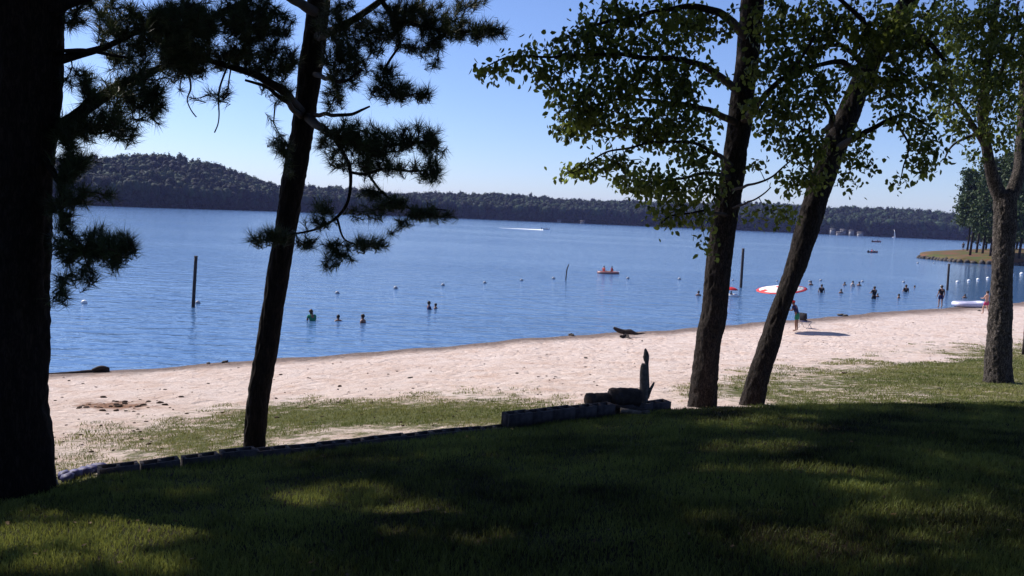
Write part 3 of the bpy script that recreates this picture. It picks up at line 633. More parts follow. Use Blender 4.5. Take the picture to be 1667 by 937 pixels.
# unseen trees added outside the frame to shade the lawn and trunks
def off_tree(name, label, x, y, h, r, blobs, kind='leaf'):
    root = empty(name, (x, y, float(gz(x, y))), 0, label, 'tree', 'unseen trees added to shade the lawn')
    z0 = float(gz(x, y)); P = np.array([[0, 0, -.2], [.1, 0, 3], [.3, .2, h*.6], [.2, .1, h]])
    trunk_mesh('trunk', P, [r, r*.85, r*.5, .03], M['pine_bark' if kind == 'pine' else 'oak_bark'], root, 20, 60)
    T = []
    for (cx, cy, cz, rx, ry, rz, k) in blobs:
        u = rng.normal(size=(k, 3)); u /= np.linalg.norm(u, axis=1)[:, None]; u *= rng.random((k, 1))**.4
        T.append(canopy_keep(u*[rx, ry, rz]+[cx, cy, cz])-[x, y, z0])
        mb = MB(); c = np.array([cx-x, cy-y, cz-z0]); a = np.array([.2, .1, max(3, min(h*.7, c[2]-2))])
        pp, rr = smoothpath([a, (a+c)/2+[0, 0, .3], c], [r*.3, r*.2, .03], 12); mb.tube(pp, rr, 6); mb.build('branch', M['oak_bark'], root, True)
    T = np.concatenate(T); D = rng.normal(size=T.shape); D /= 1e-9+ np.linalg.norm(D, axis=1)[:, None]
    if kind == 'pine': Vl, Ql, rn = pine_needles(T, D, 30, .2, .02)
    else:
        Vl, Ql, rn = leaves(T, D, 11, .20, .26); k_ = canopy_keep(Vl[::6]+[x, y, z0], mask=True)
        Vl = Vl.reshape(-1, 6, 3)[k_].reshape(-1, 3); rn = rn.reshape(-1, 6)[k_].ravel(); i_ = np.arange(len(Vl)//6)[:, None]*6; Ql = np.concatenate([i_+[0, 1, 2, 3], i_+[0, 3, 4, 5]])
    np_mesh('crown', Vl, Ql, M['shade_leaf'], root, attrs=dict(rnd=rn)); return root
off_tree('broadleaf_tree', 'unseen leafy tree added left of the lawn for its shade', -13, 5.5, 17, .3,
         [(-13, 7, 14.5, 5, 5, 3.5, 1500), (-9.5, 4.6, 11.5, 3.5, 3.5, 2, 800), (-9, 8.5, 12.8, 3.6, 3.6, 2.2, 700), (-15, 3, 11.5, 4.5, 4, 2.6, 800)])
off_tree('broadleaf_tree', 'unseen leafy tree added at the left end of the beach for shade', -14.5, 13.5, 18, .32,
         [(-13, 15, 16.5, 5, 4.5, 4, 1700), (-10, 17, 16.5, 4.5, 4, 3.5, 1200), (-16, 12, 13, 4, 3.5, 3, 700), (-17, 17, 20, 4.5, 4.5, 3.5, 900), (-6.5, 18.5, 17.5, 4, 3.5, 3, 900)])
off_tree('broadleaf_tree', 'tall wide unseen leafy tree added far along the left bank for shade', -20, 9, 22, .4,
         [(-18, 12, 19, 5, 5, 4.5, 1500), (-20, 7, 15, 5, 5, 4, 1100), (-15, 12, 16.5, 4, 4, 3, 900)])
off_tree('broadleaf_tree', 'tall unseen leafy tree added behind the left trunk for shade', -8.5, -1.5, 16, .32,
         [(-8.5, -1.5, 13, 5.2, 4.6, 3.2, 1300), (-5.0, 1.2, 11.2, 3.8, 3.6, 1.7, 800), (-4, -3.5, 11, 3.6, 3.4, 1.8, 600), (-6.4, 3.8, 13.0, 3.6, 3.2, 2, 700)])
off_tree('broadleaf_tree', 'broad unseen leafy tree added behind the camera for shade', 2.0, -4.5, 16, .32,
         [(2, -4.5, 13, 5.5, 5, 3.2, 1300), (-1, 0, 12, 4, 3.6, 1.8, 800), (3.4, 1.2, 12.4, 4, 3.8, 1.8, 800), (1.2, 5.0, 13.4, 4.4, 3.6, 2, 900), (-2.5, 6.5, 14, 3.5, 3, 2, 600)])
off_tree('broadleaf_tree', 'unseen leafy tree added right of the lawn for shade', 10.5, 4, 15, .3,
         [(10.5, 4, 12.5, 5, 4.6, 3.2, 1100), (7.5, 7, 12, 3.8, 3.4, 1.8, 700), (6.5, 1.5, 11.6, 3.6, 3.6, 1.8, 600), (5.5, 9.5, 13.2, 4, 3, 2.2, 700)])

# ------------------------------------------------------------------ grass
def blades(n_, region, hgt, wd, m, name, label, keep=None):
    xs, ys = region(n_)
    if keep is not None:
        k = keep(xs, ys); xs, ys = xs[k], ys[k]
    zs = gz(xs, ys); K = len(xs); dist = np.hypot(xs, ys)
    hh = hgt*rng.uniform(.5, 1.3, K)*(1+.6*vnoise(xs, ys, 1.7, 5)+.5*vnoise(xs, ys, 5, 6)); ww = wd*(.6+dist*.07)
    a = rng.random(K)*6.28; ln = rng.normal(size=(K, 2))*.35
    C = np.stack([xs, ys, zs-.005], -1); s = np.stack([np.cos(a), np.sin(a), 0*a], -1)*ww[:, None]/2
    top = C+np.stack([ln[:, 0]*hh, ln[:, 1]*hh, hh], -1); mid = C+np.stack([ln[:, 0]*hh*.25, ln[:, 1]*hh*.25, hh*.55], -1)
    V = np.stack([C-s, C+s, mid+s*.8, mid-s*.8, top], 1).reshape(-1, 3); i = np.arange(K)[:, None]*5
    rn = np.repeat(np.clip(.5+.9*vnoise(xs, ys, .8, 8)+.5*(rng.random(K)-.5)+.5*vnoise(xs, ys, 3, 9), 0, 1), 5)
    o = np_mesh(name, V, [i+[0, 1, 2, 3], i+[3, 2, 4]], m, attrs=dict(rnd=rn)); tag(o, label, 'grass', kind='stuff'); return o
def lawn_region(n_):
    yy = 2.6+(rng.random(n_)**1.25)*15; xx = (rng.random(n_)*2-1)*(yy*.72+.9)
    k = Yw(xx)-yy > .03; return xx[k], yy[k]
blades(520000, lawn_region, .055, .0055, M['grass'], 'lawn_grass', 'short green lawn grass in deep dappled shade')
def low_region(n_):
    xx = rng.random(n_)*46-14; t = rng.random(n_)*.75
    return xx, Yw(xx)+.15+t*(Ys(xx)-Yw(xx))
def low_keep(xs, ys):
    P = np.stack([xs, ys, gz(xs, ys)], -1); a, b_ = project(P)
    gden = turf_density(a, b_, xs, ys)+.9*vnoise(xs, ys, 1.1, 11)+.5*vnoise(xs, ys, 3.1, 12)+.25*(rng.random(len(xs))-.5)
    return (gden > .42) & (a > -100) & (a < 1800)
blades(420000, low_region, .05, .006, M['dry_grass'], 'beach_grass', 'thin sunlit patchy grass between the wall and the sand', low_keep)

# dead leaves and bare scraps lying in the lawn
xs, ys = lawn_region(700); K = len(xs); Cn = np.stack([xs, ys, gz(xs, ys)+.03+.03*rng.random(K)], -1)
d1_ = rng.normal(size=(K, 3))*[1, 1, .25]; d1_ *= .022/np.linalg.norm(d1_, axis=1)[:, None]; d2_ = rng.normal(size=(K, 3))*[1, 1, .3]; d2_ *= .013/np.linalg.norm(d2_, axis=1)[:, None]
o = np_mesh('fallen_leaves', np.stack([Cn-d1_, Cn+d2_, Cn+d1_, Cn-d2_], 1).reshape(-1, 3), np.arange(K*4).reshape(-1, 4), mat('dead_leaf', (.13, .08, .04), .8, .2, var=.5, vscale=3)); tag(o, 'dry brown leaves scattered over the shaded lawn', 'leaves', kind='stuff')

# ------------------------------------------------------------------ block walls
def block_mesh(Ln=.40, W=.20, H=.19, th=.035, cores=2):
    """hollow masonry block, cores open at the top"""
    mb = MB()
    mb.box((0, -W/2+th/2, 0), (Ln, th, H)); mb.box((0, W/2-th/2, 0), (Ln, th, H))
    for k in range(cores+1):
        x = -Ln/2+th/2+k*(Ln-th)/cores
        mb.box((x, 0, 0), (th, W-2*th-.0005, H-.002))
    mb.box((0, 0, -H/2+.03), (Ln-.01, W-.01, .02))
    return mb
def block_row(name, label, p0, p1, ztop, courses, skip=(), tilt=0.02):
    p0 = np.array(p0[:2]); p1 = np.array(p1[:2]); d = p1-p0; Ln = np.linalg.norm(d); ang = math.atan2(d[1], d[0])
    nb_ = max(1, round(Ln/.402)); root = empty(name, (p0[0], p0[1], ztop(0)-courses*.2), 0, label, 'wall')
    me = None
    for c in range(courses):
        for k in range(nb_):
            if (c, k) in skip: continue
            t = (k+.5+(.5 if c % 2 else 0))/nb_
            if t > 1: continue
            p = p0+d*t
            if me is None:
                o = block_mesh().build('block', M['block'], root); me = o
            else:
                o = me.copy(); col.objects.link(o)
            o.location = (p[0]-p0[0]+random.uniform(-.012, .012), p[1]-p0[1]+random.uniform(-.012, .012), ztop(t)-c*.196-.097-(ztop(0)-courses*.2)+random.uniform(-.008, .008))
            o.rotation_euler = (random.uniform(-tilt, tilt), random.uniform(-tilt, tilt), ang+random.uniform(-.03, .03))
    return root
def wl(px): 
    # point of the wall line seen at this pixel column
    yy = np.interp(px, [p[0] for p in wallpix], [p[1] for p in wallpix]); return on_z(px, yy, 2.5)
rows = [(148, 411), (411, 610), (610, 826)]
labs = ['dark row of concrete blocks between the big left trunk and leaning pine', 'low row of hollow blocks with open cores right of the leaning pine', 'half buried row of blocks running up to the raised wall']
for (a, b_), lb in zip(rows, labs):
    A, B = wl(a), wl(b_); o = (0, .14)
    block_row('block_edging', lb, (A.x, A.y+.14), (B.x, B.y+.14), (lambda t: 2.56) if a < 200 else (lambda t: 2.53), 2, tilt=.035)
A = wl(822); B = wl(995)
# raised length of wall: starts 28 px tall
block_row('block_wall', 'raised dark block wall below the heap of logs', (A.x, A.y+.02), (B.x, B.y+.02), lambda t: 2.74-.05*t, 2, tilt=.015)
A = wl(1000); B = wl(1086)
block_row('block_wall', 'short sagging end of block wall beside the stump', (A.x, A.y+.15), (B.x, B.y+.15), lambda t: 2.62-.03*t, 2, tilt=.06)
# blue-grey crumpled sheet held by the left end
a = hit(112, 782)
mb = MB()
for k in range(9):
    q = hit(84+k*8, 790-k*2.4+random.uniform(-3, 3)); mb.ell((q.x-a.x, q.y-a.y+random.uniform(0, .25), q.z-a.z+.03), (random.uniform(.07, .12), random.uniform(.07, .12), .06), 8, 6, .5)
o = mb.build('stone_heap', M['tarp'], None, True); o.location = a; tag(o, 'blue grey heap of flat stones beside the big left trunk', 'stones')

# logs piled on the wall
def log(name, label, pts, mt, group=None, twigs=()):
    P, r = world_path(pts); P0 = P[0].copy(); root_loc = P0
    P, r = smoothpath(P, r, 40); r = r*(1+.03*np.sin(np.linspace(0, 9, 40)))
    V_, Q_, caps = tube(P-P0, r, 16)
    V_ = V_+np.array([[noise.noise(Vector(p)*17), noise.noise(Vector(p)*17+Vector((5, 0, 0))), noise.noise(Vector(p)*17+Vector((0, 5, 0)))] for p in V_])*r.mean()*.16
    mb = MB(); mb.add(V_, Q_)
    for c in caps: mb.F.setdefault(16, []).append(np.array([c]))
    for tw in twigs:
        p2, r2 = world_path(tw); p2, r2 = smoothpath(p2, r2, 10); mb.tube(p2-P0, r2, 7)
    o = mb.build(name, mt, None, True); o.location = root_loc
    return tag(o, label, 'log', group)
dl = wl(1000).y+.25
log('log', 'big rounded dark log on top of the raised block wall', [(993, 647, dl, 28), (1004, 646, dl+.02, 31), (1028, 646, dl+.1, 31), (1041, 648, dl+.12, 28)], M['wet_wood'])
log('log', 'shorter log with pale cut end left of the bigger one', [(957, 650, dl-.1, 22), (966, 650, dl-.05, 22), (994, 650, dl, 20)], M['wet_wood'])
log('log', 'thin dark timber lying below the two logs', [(968, 664, dl-.25, 7), (1000, 662, dl-.2, 9), (1030, 667, dl-.15, 9), (1052, 668, dl-.1, 6)], M['wet_wood'])
log('log', 'flat weathered plank lying over the wall by the stump', [(1010, 668, dl-.3, 10), (1040, 672, dl-.3, 9), (1058, 671, dl-.3, 7)], M['grey_wood'])
# the stump with pointed top
ds = dl+.35; P, r = world_path([(1048, 668, ds, 15), (1049, 625, ds, 14), (1049, 600, ds, 13.5), (1050, 592, ds, 11)])
root = empty('tree_stump', P[0], 0, 'thin weathered snag with a pointed top standing behind the wall', 'stump')
P0 = P[0].copy(); P, r = smoothpath(P, r, 50); V_, Q_, caps = tube(P-P0, r, 18)
V_ = V_+np.array([[noise.noise(Vector((p[0]*14, p[1]*14, p[2]*3))), noise.noise(Vector((p[0]*14+5, p[1]*14, p[2]*3))), 0] for p in V_])*.014
mb = MB(); mb.add(V_, Q_); mb.F.setdefault(18, []).append(np.array([caps[1]])); mb.build('trunk', M['grey_wood'], root, True)
P, r = world_path([(1054, 640, ds, 8), (1053, 604, ds, 7), (1053, 592, ds, 6), (1052, 583, ds, 10), (1052, 576, ds, 8.5), (1051, 570, ds, 5), (1051, 567, ds, 2.5)])
P, r = smoothpath(P, r, 24); mb = MB(); mb.tube(P-P0, r, 10); mb.build('spike', M['grey_wood'], root, True)
P, r = world_path([(1054, 648, ds, 5), (1058, 636, ds, 5), (1063, 626, ds-.03, 4), (1065, 622, ds-.05, 2)])
P, r = smoothpath(P, r, 12); mb = MB(); mb.tube(P-P0, r, 8); mb.build('branch_stub', M['grey_wood'], root, True)

# driftwood at the water's edge
q = on_z(1020, 548, .12); dw = q.y
log('driftwood', 'dark forked driftwood branch lying at the water edge mid beach', [(999, 533, dw, 4), (1006, 537, dw, 7), (1016, 540, dw, 8), (1026, 540, dw, 9), (1036, 543, dw, 4), (1050, 542, dw+.3, 1.5)], M['wet_wood'],
    twigs=[[(1020, 541, dw, 6), (1016, 547, dw-.2, 6), (1010, 547, dw-.4, 4)], [(1020, 543, dw, 5), (1024, 551, dw-.5, 5), (1030, 554, dw-.8, 5)], [(1026, 541, dw, 3), (1024, 536, dw, 3)]])
q = hit(120, 607); dd_ = q.y
log('driftwood', 'long black timber lying along the shore near left trunk', [(40, 611, dd_-.6, 5), (90, 608.5, dd_-.2, 5), (140, 605, dd_+.1, 6), (178, 601.5, dd_+.3, 7)], M['wet_wood'], twigs=[[(150, 603, dd_+.1, 6), (164, 599, dd_+.2, 9), (176, 600, dd_+.3, 6)]])
def clump(px, py, r, mt, name='stone', label=None, cat='stone', group=None, k=3):
    q = hit(px, py); s_ = q.y/F; mb = MB()
    for j in range(k): mb.ell((random.uniform(-.6, .6)*r*s_, random.uniform(-.8, .8)*r*s_, r*s_*.2), (r*s_*random.uniform(.4, .8), r*s_*random.uniform(.4, .9), r*s_*random.uniform(.25, .45)), 8, 6, .6)
    o = mb.build(name, mt, None, True); o.location = q; return tag(o, label, cat, group)
for x_, y_, r_, lb in [(365, 590, 6, 'small dark rock at the waterline behind the leaning pine'), (340, 592, 4, 'flat little rock in the wet sand left of the leaning pine'), (930, 546, 6, 'low dark rock on the waterline left of the driftwood'), (1044, 555, 3, 'little dark pebble right of the driftwood branch'), (1372, 514, 6, 'low dark rock at the waterline past the umbrella'), (1594, 506, 4, 'small dark rock on sand in front of the inflatable boat'), (842, 608, 3, 'lone black pebble on open sand above the raised wall'), (668, 615, 4, 'dark pebble on sand mid beach'), (954, 583, 4, 'round dark pebble on sand left of the stump'), (1530, 633, 5, 'dark stone on grass left of the forked tree')]:
    clump(x_, y_, r_, M['stone'], 'stone', lb)
# uncountable bark bits over the sand
mb = MB()
for k in range(650):
    a_ = random.uniform(80, 1660); yb = np.interp(a_, [75, 833, 1200, 1667], [612, 560, 533, 498]); yg = np.interp(a_, [75, 440, 830, 1000, 1250, 1667], [770, 700, 690, 655, 630, 600])
    b_ = yb+(yg-yb)*random.random()**.8
    q = hit(a_, b_); s_ = .010+.03*random.random()**2*(3.0 if random.random() < .05 else 1)
    mb.ell((q.x, q.y, q.z+s_*.2), (s_*random.uniform(.6, 1.6), s_, s_*.4), 5, 4, .3)
for k in range(45):
    q = hit(random.gauss(195, 45), random.gauss(661, 6)); s_ = random.uniform(.02, .06)
    mb.ell((q.x, q.y, q.z+s_*.2), (s_*1.4, s_, s_*.5), 6, 4, .4)
tag(mb.build('beach_litter', M['debris'], None, True), 'scattered bark bits and pine cones over the sand', 'litter', kind='stuff')

# ------------------------------------------------------------------ poles, buoys
def post(label, x0, y0, x1, y1, wpx, mt=M['pile']):
    b0 = on_z(x0, y0, 0); P, r = world_path([(x0, y0, b0.y, wpx), (x1, y1, b0.y, wpx)])
    root = empty('swim_area_post', b0, 0, label, 'post', 'posts standing in the swimming area')
    P, r = smoothpath([P[0]-[0, 0, 1.3], P[0], P[1]], [r[0], r[0], r[0]*.94], 20)
    mb = MB(); mb.tube(P-np.array(b0), r, 14); mb.build('shaft', mt, root, True)
    mb = MB(); tp = P[-1]-np.array(b0); mb.tube([tp-[0, 0, .0], tp+[0, 0, .04], tp+[0, 0, .06]], [r[0]*1.12, r[0]*1.1, r[0]*.5], 14); mb.build('cap', M['grey_wood'], root, True)
    return root
post('nearest thick wooden post in the water, left of the leaning pine', 314.5, 500, 319, 418, 5.6)
post('wooden post in the water between the two middle trunks', 1206, 468, 1210, 405, 4.4)
post('short wooden post near the shore at right of the standing man', 1542, 472, 1545, 430, 3.6)
b0 = on_z(921, 455, 0); P, r = world_path([(921, 455, b0.y, 2), (922, 446, b0.y, 2), (923, 438, b0.y, 2), (926, 430, b0.y, 1.6)])
mb = MB(); P, r = smoothpath(P, r, 12); mb.tube(P-np.array(b0), r, 6); mb.tube([P[0]-np.array(b0)-[0, 0, .6], P[0]-np.array(b0)], [r[0], r[0]], 6)
o = mb.build('stick', M['pile'], None, True); o.location = b0; tag(o, 'thin bent stick poking out of the open water', 'stick')
bu = [(137, 494, 11, 'large white buoy floating just right of the big left trunk'), (322, 494, 9, 'white buoy touching the nearest thick wooden post'), (549, 478, 8, 'white buoy floating right of the leaning pine above the swimmers'),
      (644, 470, 8, 'second white buoy right of the leaning pine'), (721, 465, 7, 'white buoy beyond the pair of swimmers'), (789, 461, 6, 'white buoy midway between the swimmer pair and the bent stick'),
      (849, 457, 6, 'second white buoy left of the bent stick'), (901, 454, 6, 'white buoy immediately left of the bent stick'), (1022, 454, 6, 'white buoy right of the two children on the raft'),
      (1106, 455, 6, 'white buoy left of the straight thick trunk'), (1193, 457, 4, 'small buoy beside the post between the middle trunks'), (1265, 458, 4, 'small buoy above the striped umbrella'), (1318, 459, 5, 'white buoy right of the curving trunk'),
      (1336, 457, 5, 'buoy behind the first head right of the curving trunk'), (1404, 459, 5, 'pale buoy above the adult wading with a child'), (1471, 460, 5, 'buoy behind the bather standing chest deep'), (1532, 466, 4, 'small buoy behind the head of the man on the shore'),
      (1558.5, 460, 6, 'first bright buoy right of the short post'), (1577, 458, 6, 'second bright buoy right of the short post'), (1592, 456, 6, 'third bright buoy right of the short post'), (1608, 454, 6, 'fourth bright buoy, against the forked tree'),
      (1648, 448, 6, 'bright buoy immediately right of the forked tree trunk'), (1663, 447, 7, 'bright buoy at the right edge of the water'), (1494, 429, 4, 'far dark buoy off the tip of the grassy point'), (1520, 429, 3, 'tiny far buoy below the grassy point')]
for x_, y_, d_, lb in bu:
    q = on_z(x_, y_-.5, 0); r_ = d_*q.y/F/2*.82
    root = empty('buoy', q, 0, lb, 'buoy', 'floats of the swimming area line')
    mb = MB(); mb.ell((0, 0, r_*.35), (r_, r_, r_*.92), 16, 12); fl_ = mb.build('float', M['white' if 1550 < x_ or x_ == 137 else 'buoy_backlit'], root, True)  # lit buoys stay white, backlit ones take the darkened copy
    mb = MB(); mb.tube([[-r_*1.25, 0, r_*.1], [-r_*.9, 0, r_*.3], [r_*.9, 0, r_*.3], [r_*1.25, 0, r_*.1]], [.015]*4, 6); mb.build('eyelet', M['metal'], fl_)

# ------------------------------------------------------------------ people
def skin_mesh(joints, edges, parent, name, mt, root_j=0, sub=1):
    me = bpy.data.meshes.new('tmp'); me.from_pydata([j[0] for j in joints], edges, []); ob = bpy.data.objects.new('tmp', me); col.objects.link(ob)
    md = ob.modifiers.new('s', 'SKIN'); md.use_smooth_shade = True
    for k, v in enumerate(me.skin_vertices[0].data):
        v.radius = (joints[k][1], joints[k][1]*joints[k][2] if len(joints[k]) > 2 else joints[k][1]); v.use_root = (k == root_j)
    m2 = ob.modifiers.new('u', 'SUBSURF'); m2.levels = m2.render_levels = sub
    dg = bpy.context.evaluated_depsgraph_get(); ev = ob.evaluated_get(dg)
    out = bpy.data.meshes.new_from_object(ev); out.materials.clear(); out.materials.append(mt)
    for p in out.polygons: p.use_smooth = True
    bpy.data.objects.remove(ob); bpy.data.meshes.remove(me)
    o = bpy.data.objects.new(name, out); col.objects.link(o); o.parent = parent; return o
def person(label, loc, h=1.72, rz=0, pose='stand', skin='skin', hair='hair', top=None, bottom='black', longhair=False, cap=None, arms=None, group=None):
    root = empty('person', loc, rz, label, 'person', group); s = h/1.72
    # front faces local +Y
    def v(x, y, z): return (x*s, y*s, z*s)
    lean = .0; hipz = .93
    k = dict(pel=(0, 0, .95), sp=(0, .0, 1.12), ch=(0, .0, 1.32), nk=(0, .0, 1.47), hb=(0, .015, 1.56), ht=(0, .02, 1.64),
             ls=(-.17, 0, 1.40), rs=(.17, 0, 1.40), le=(-.25, -.02, 1.13), re=(.25, -.02, 1.13), lw=(-.28, .06, .90), rw=(.28, .06, .90), lh=(-.28, .09, .83), rh=(.28, .09, .83),
             lt=(-.10, 0, .88), rt=(.10, 0, .88), lk=(-.12, .03, .49), rk=(.12, .03, .49), la=(-.13, -.02, .09), ra=(.13, -.02, .09), lf=(-.14, .14, .035), rf=(.14, .14, .035))
    if arms == 'out': k.update(le=(-.38, .05, 1.25), re=(.38, .05, 1.25), lw=(-.52, .18, 1.16), rw=(.52, .18, 1.16), lh=(-.57, .23, 1.14), rh=(.57, .23, 1.14))
    if arms == 'front': k.update(le=(-.24, .12, 1.16), re=(.24, .12, 1.16), lw=(-.12, .34, 1.14), rw=(.12, .34, 1.14), lh=(-.07, .4, 1.15), rh=(.07, .4, 1.15))
    if pose == 'walk': k.update(lk=(-.11, .16, .50), la=(-.12, .12, .09), lf=(-.12, .28, .04), rk=(.11, .0, .49), ra=(.12, -.2, .11), rf=(.12, -.06, .035))
    if pose == 'lean': 
        for n_ in ('ch', 'nk', 'hb', 'ht', 'ls', 'rs', 'le', 're', 'lw', 'rw', 'lh', 'rh', 'sp'):
            x, y, z = k[n_]; dz = z-.95; k[n_] = (x, y+dz*.42, .95+dz*.92)
    if pose == 'sit':
        k = {n_: (x, y, z-.83) for n_, (x, y, z) in k.items()}
        k.update(lk=(-.14, .40, .16), rk=(.14, .40, .18), la=(-.14, .78, .06), ra=(.14, .76, .06), lf=(-.14, .84, .15), rf=(.14, .82, .15), le=(-.28, -.08, .32), re=(.28, -.08, .32), lw=(-.3, .1, .14), rw=(.3, .1, .14), lh=(-.3, .18, .13), rh=(.3, .18, .13))
    N = ['pel', 'sp', 'ch', 'nk', 'hb', 'ht', 'ls', 'le', 'lw', 'lh', 'rs', 're', 'rw', 'rh', 'lt', 'lk', 'la', 'lf', 'rt', 'rk', 'ra', 'rf']
    rad = dict(pel=.135, sp=.12, ch=.145, nk=.055, hb=.082, ht=.088, ls=.062, le=.042, lw=.028, lh=.036, rs=.062, re=.042, rw=.028, rh=.036, lt=.092, lk=.058, la=.038, lf=.036, rt=.092, rk=.058, ra=.038, rf=.036)
    flat = dict(pel=.75, sp=.75, ch=.72, lh=.6, rh=.6)
    J = [(v(*k[n_]), rad[n_]*s, flat.get(n_, 1)) for n_ in N]; ix = {n_: q for q, n_ in enumerate(N)}
    E = [('pel', 'sp'), ('sp', 'ch'), ('ch', 'nk'), ('nk', 'hb'), ('hb', 'ht'), ('ch', 'ls'), ('ls', 'le'), ('le', 'lw'), ('lw', 'lh'), ('ch', 'rs'), ('rs', 're'), ('re', 'rw'), ('rw', 'rh'),
         ('pel', 'lt'), ('lt', 'lk'), ('lk', 'la'), ('la', 'lf'), ('pel', 'rt'), ('rt', 'rk'), ('rk', 'ra'), ('ra', 'rf')]
    body = skin_mesh(J, [(ix[a], ix[b_]) for a, b_ in E], root, 'body', M[skin])
    # fingers, nose, ears joined into the body mesh
    mb = MB()
    for sd_ in ('l', 'r'):
        wv_, hv = np.array(v(*k[sd_+'w'])), np.array(v(*k[sd_+'h'])); d = hv-wv_; d /= np.linalg.norm(d); sx_ = np.cross(d, [0, 0, 1.0]) if abs(d[2]) < .9 else np.array([0, 1.0, 0]); sx_ /= np.linalg.norm(sx_)
        cu = np.cross(d, sx_)
        for q, (off, ll) in enumerate([(-.027, .06), (-.009, .075), (.009, .08), (.027, .072)]):
            a_ = hv+sx_*off*s+d*.015*s; mb.tube([a_, a_+d*ll*.55*s, a_+d*ll*s+cu*.02*s], [.0095*s, .0085*s, .006*s], 6)
        a_ = hv-sx_*.03*s-d*.02*s; mb.tube([a_, a_-sx_*.03*s+d*.03*s, a_-sx_*.035*s+d*.06*s], [.011*s, .01*s, .007*s], 6)
    hd = np.array(v(*k['ht'])); hb = np.array(v(*k['hb'])); c = (hd+hb)/2
    mb.ell(c+np.array([0, .088, -.01])*s, (.012*s, .02*s, .022*s), 6, 5); mb.ell(c+np.array([-.086, 0, -.01])*s, (.012*s, .02*s, .03*s), 6, 5); mb.ell(c+np.array([.086, 0, -.01])*s, (.012*s, .02*s, .03*s), 6, 5)
    ex = mb.build('ex', M[skin], None, True)
    bm = bmesh.new(); bm.from_mesh(body.data); bm.from_mesh(ex.data); bm.to_mesh(body.data); bm.free(); bpy.data.objects.remove(ex)
    body.data.materials.clear(); body.data.materials.append(M[skin])
    for p in body.data.polygons: p.use_smooth = True
    mb = MB(); mb.ell(c+np.array([0, -.018, .025])*s, (.098*s, .108*s, .112*s), 14, 10, .15)
    if longhair: mb.ell(c+np.array([0, -.075, -.10])*s, (.085*s, .05*s, .17*s), 12, 8, .2)
    mb.build('hair', M[hair], root, True)
    if cap:
        mb = MB(); mb.ell(c+np.array([0, -.01, .06])*s, (.108*s, .118*s, .085*s), 14, 8); mb.ell(c+np.array([0, .12, .045])*s, (.075*s, .08*s, .012*s), 12, 6); mb.build('cap', M[cap], root, True)
    if bottom:
        a = [(v(*k['pel']), .15*s, .8), (tuple((np.array(v(*k['pel']))+np.array(v(*k['sp'])))/2), .135*s, .8)]; e = [(0, 1)]
        for q, sd_ in enumerate(('l', 'r')):
            t0, t1 = np.array(v(*k[sd_+'t'])), np.array(v(*k[sd_+'k'])); a += [(tuple(t0), .108*s), (tuple(t0*.35+t1*.65), .10*s)]; e += [(0, 2+2*q), (2+2*q, 3+2*q)]
        skin_mesh(a, e, root, 'shorts', M[bottom])
    if top:
        a = [(v(*k['sp']), .14*s, .8), (tuple(np.array(v(*k['pel']))*.6+np.array(v(*k['sp']))*.4), .15*s, .8), (v(*k['ch']), .165*s, .76), (tuple(np.array(v(*k['ch']))*.3+np.array(v(*k['nk']))*.7), .075*s)]; e = [(0, 1), (0, 2), (2, 3)]
        for q, sd_ in enumerate(('l', 'r')):
            t0, t1 = np.array(v(*k[sd_+'s'])), np.array(v(*k[sd_+'e'])); a += [(tuple(t0), .078*s), (tuple(t0*.35+t1*.65), .062*s)]; e += [(2, 4+2*q), (4+2*q, 5+2*q)]
        skin_mesh(a, e, root, 'shirt', M[top])
    return root
def wader(label, px_, py_, above, h=1.7, rz=0, **kw):
    """stands in the lake with `above` metres out of the water at the pixel of its waterline"""
    q = on_z(px_, py_, 0); return person(label, (q.x, q.y, above-h), h, rz, group='bathers in the lake', **kw)
sw = [('bather with long hair leaning in the water right of leaning pine', 510, 522, .58, 1.65, .7, dict(longhair=True, hair='hair_br', top='green', arms='front', pose='lean', skin='skin_tan')),
      ('lone head low in the water between two nearest bathers', 550.5, 522, .30, 1.5, .5, dict(hair='hair', skin='skin_tan')),
      ('bather with wet shoulders, rightmost of the nearest three', 590.5, 525, .42, 1.6, 1.2, dict(skin='skin_tan')),
      ('taller bather of the pair floating beyond the nearest three', 698, 503, .46, 1.6, -1.2, dict(arms='front', skin='skin_tan', top='navy')),
      ('smaller head of the pair floating beyond the nearest three', 709, 502, .30, 1.3, 1.2, dict(skin='skin_tan')),
      ('dark head in the water left of the straight thick trunk', 1137, 481, .38, 1.6, 0, dict(skin='skin_tan')),
      ('small bather beneath the farthest white buoys right of curving trunk', 1320, 464, .42, 1.6, 0, dict(skin='skin_tan')),
      ('dark bather chest deep right of the umbrella', 1337, 476, .72, 1.7, 0, dict(top='black', skin='skin_tan')),
      ('tiny head in the water right of the chest deep dark bather', 1369, 477, .36, 1.4, 0, dict(skin='skin_tan')),
      ('small head left of the bather with white shirt', 1375, 464, .34, 1.5, 0, dict(skin='skin_tan')),
      ('far bather in a white shirt', 1388, 466, .55, 1.6, .4, dict(top='cloth', skin='skin')),
      ('dark head right of the bather with white shirt', 1398.5, 465, .42, 1.6, -.5, dict(skin='skin_tan')),
      ('adult wading waist deep with a child alongside', 1422.5, 486, 1.02, 1.75, .3, dict(top='black', skin='skin_tan', arms='front')),
      ('child in the water beside the adult wading waist deep', 1428.5, 483, .30, 1.1, .3, dict(skin='skin_tan')),
      ('broad bather chest deep left of the man on the shore', 1474.5, 475, .68, 1.8, 0, dict(top='black', skin='skin_tan')),
      ('crouching bather low in the water near the shore', 1463, 485, .36, 1.5, .6, dict(skin='skin_tan')),
      ('tiny head right of the broad chest deep bather', 1489, 468, .24, 1.4, 0, dict(skin='skin_tan')),
      ('small bather behind the inflatable boat', 1570.5, 485, .36, 1.3, 0, dict(skin='skin_tan'))]
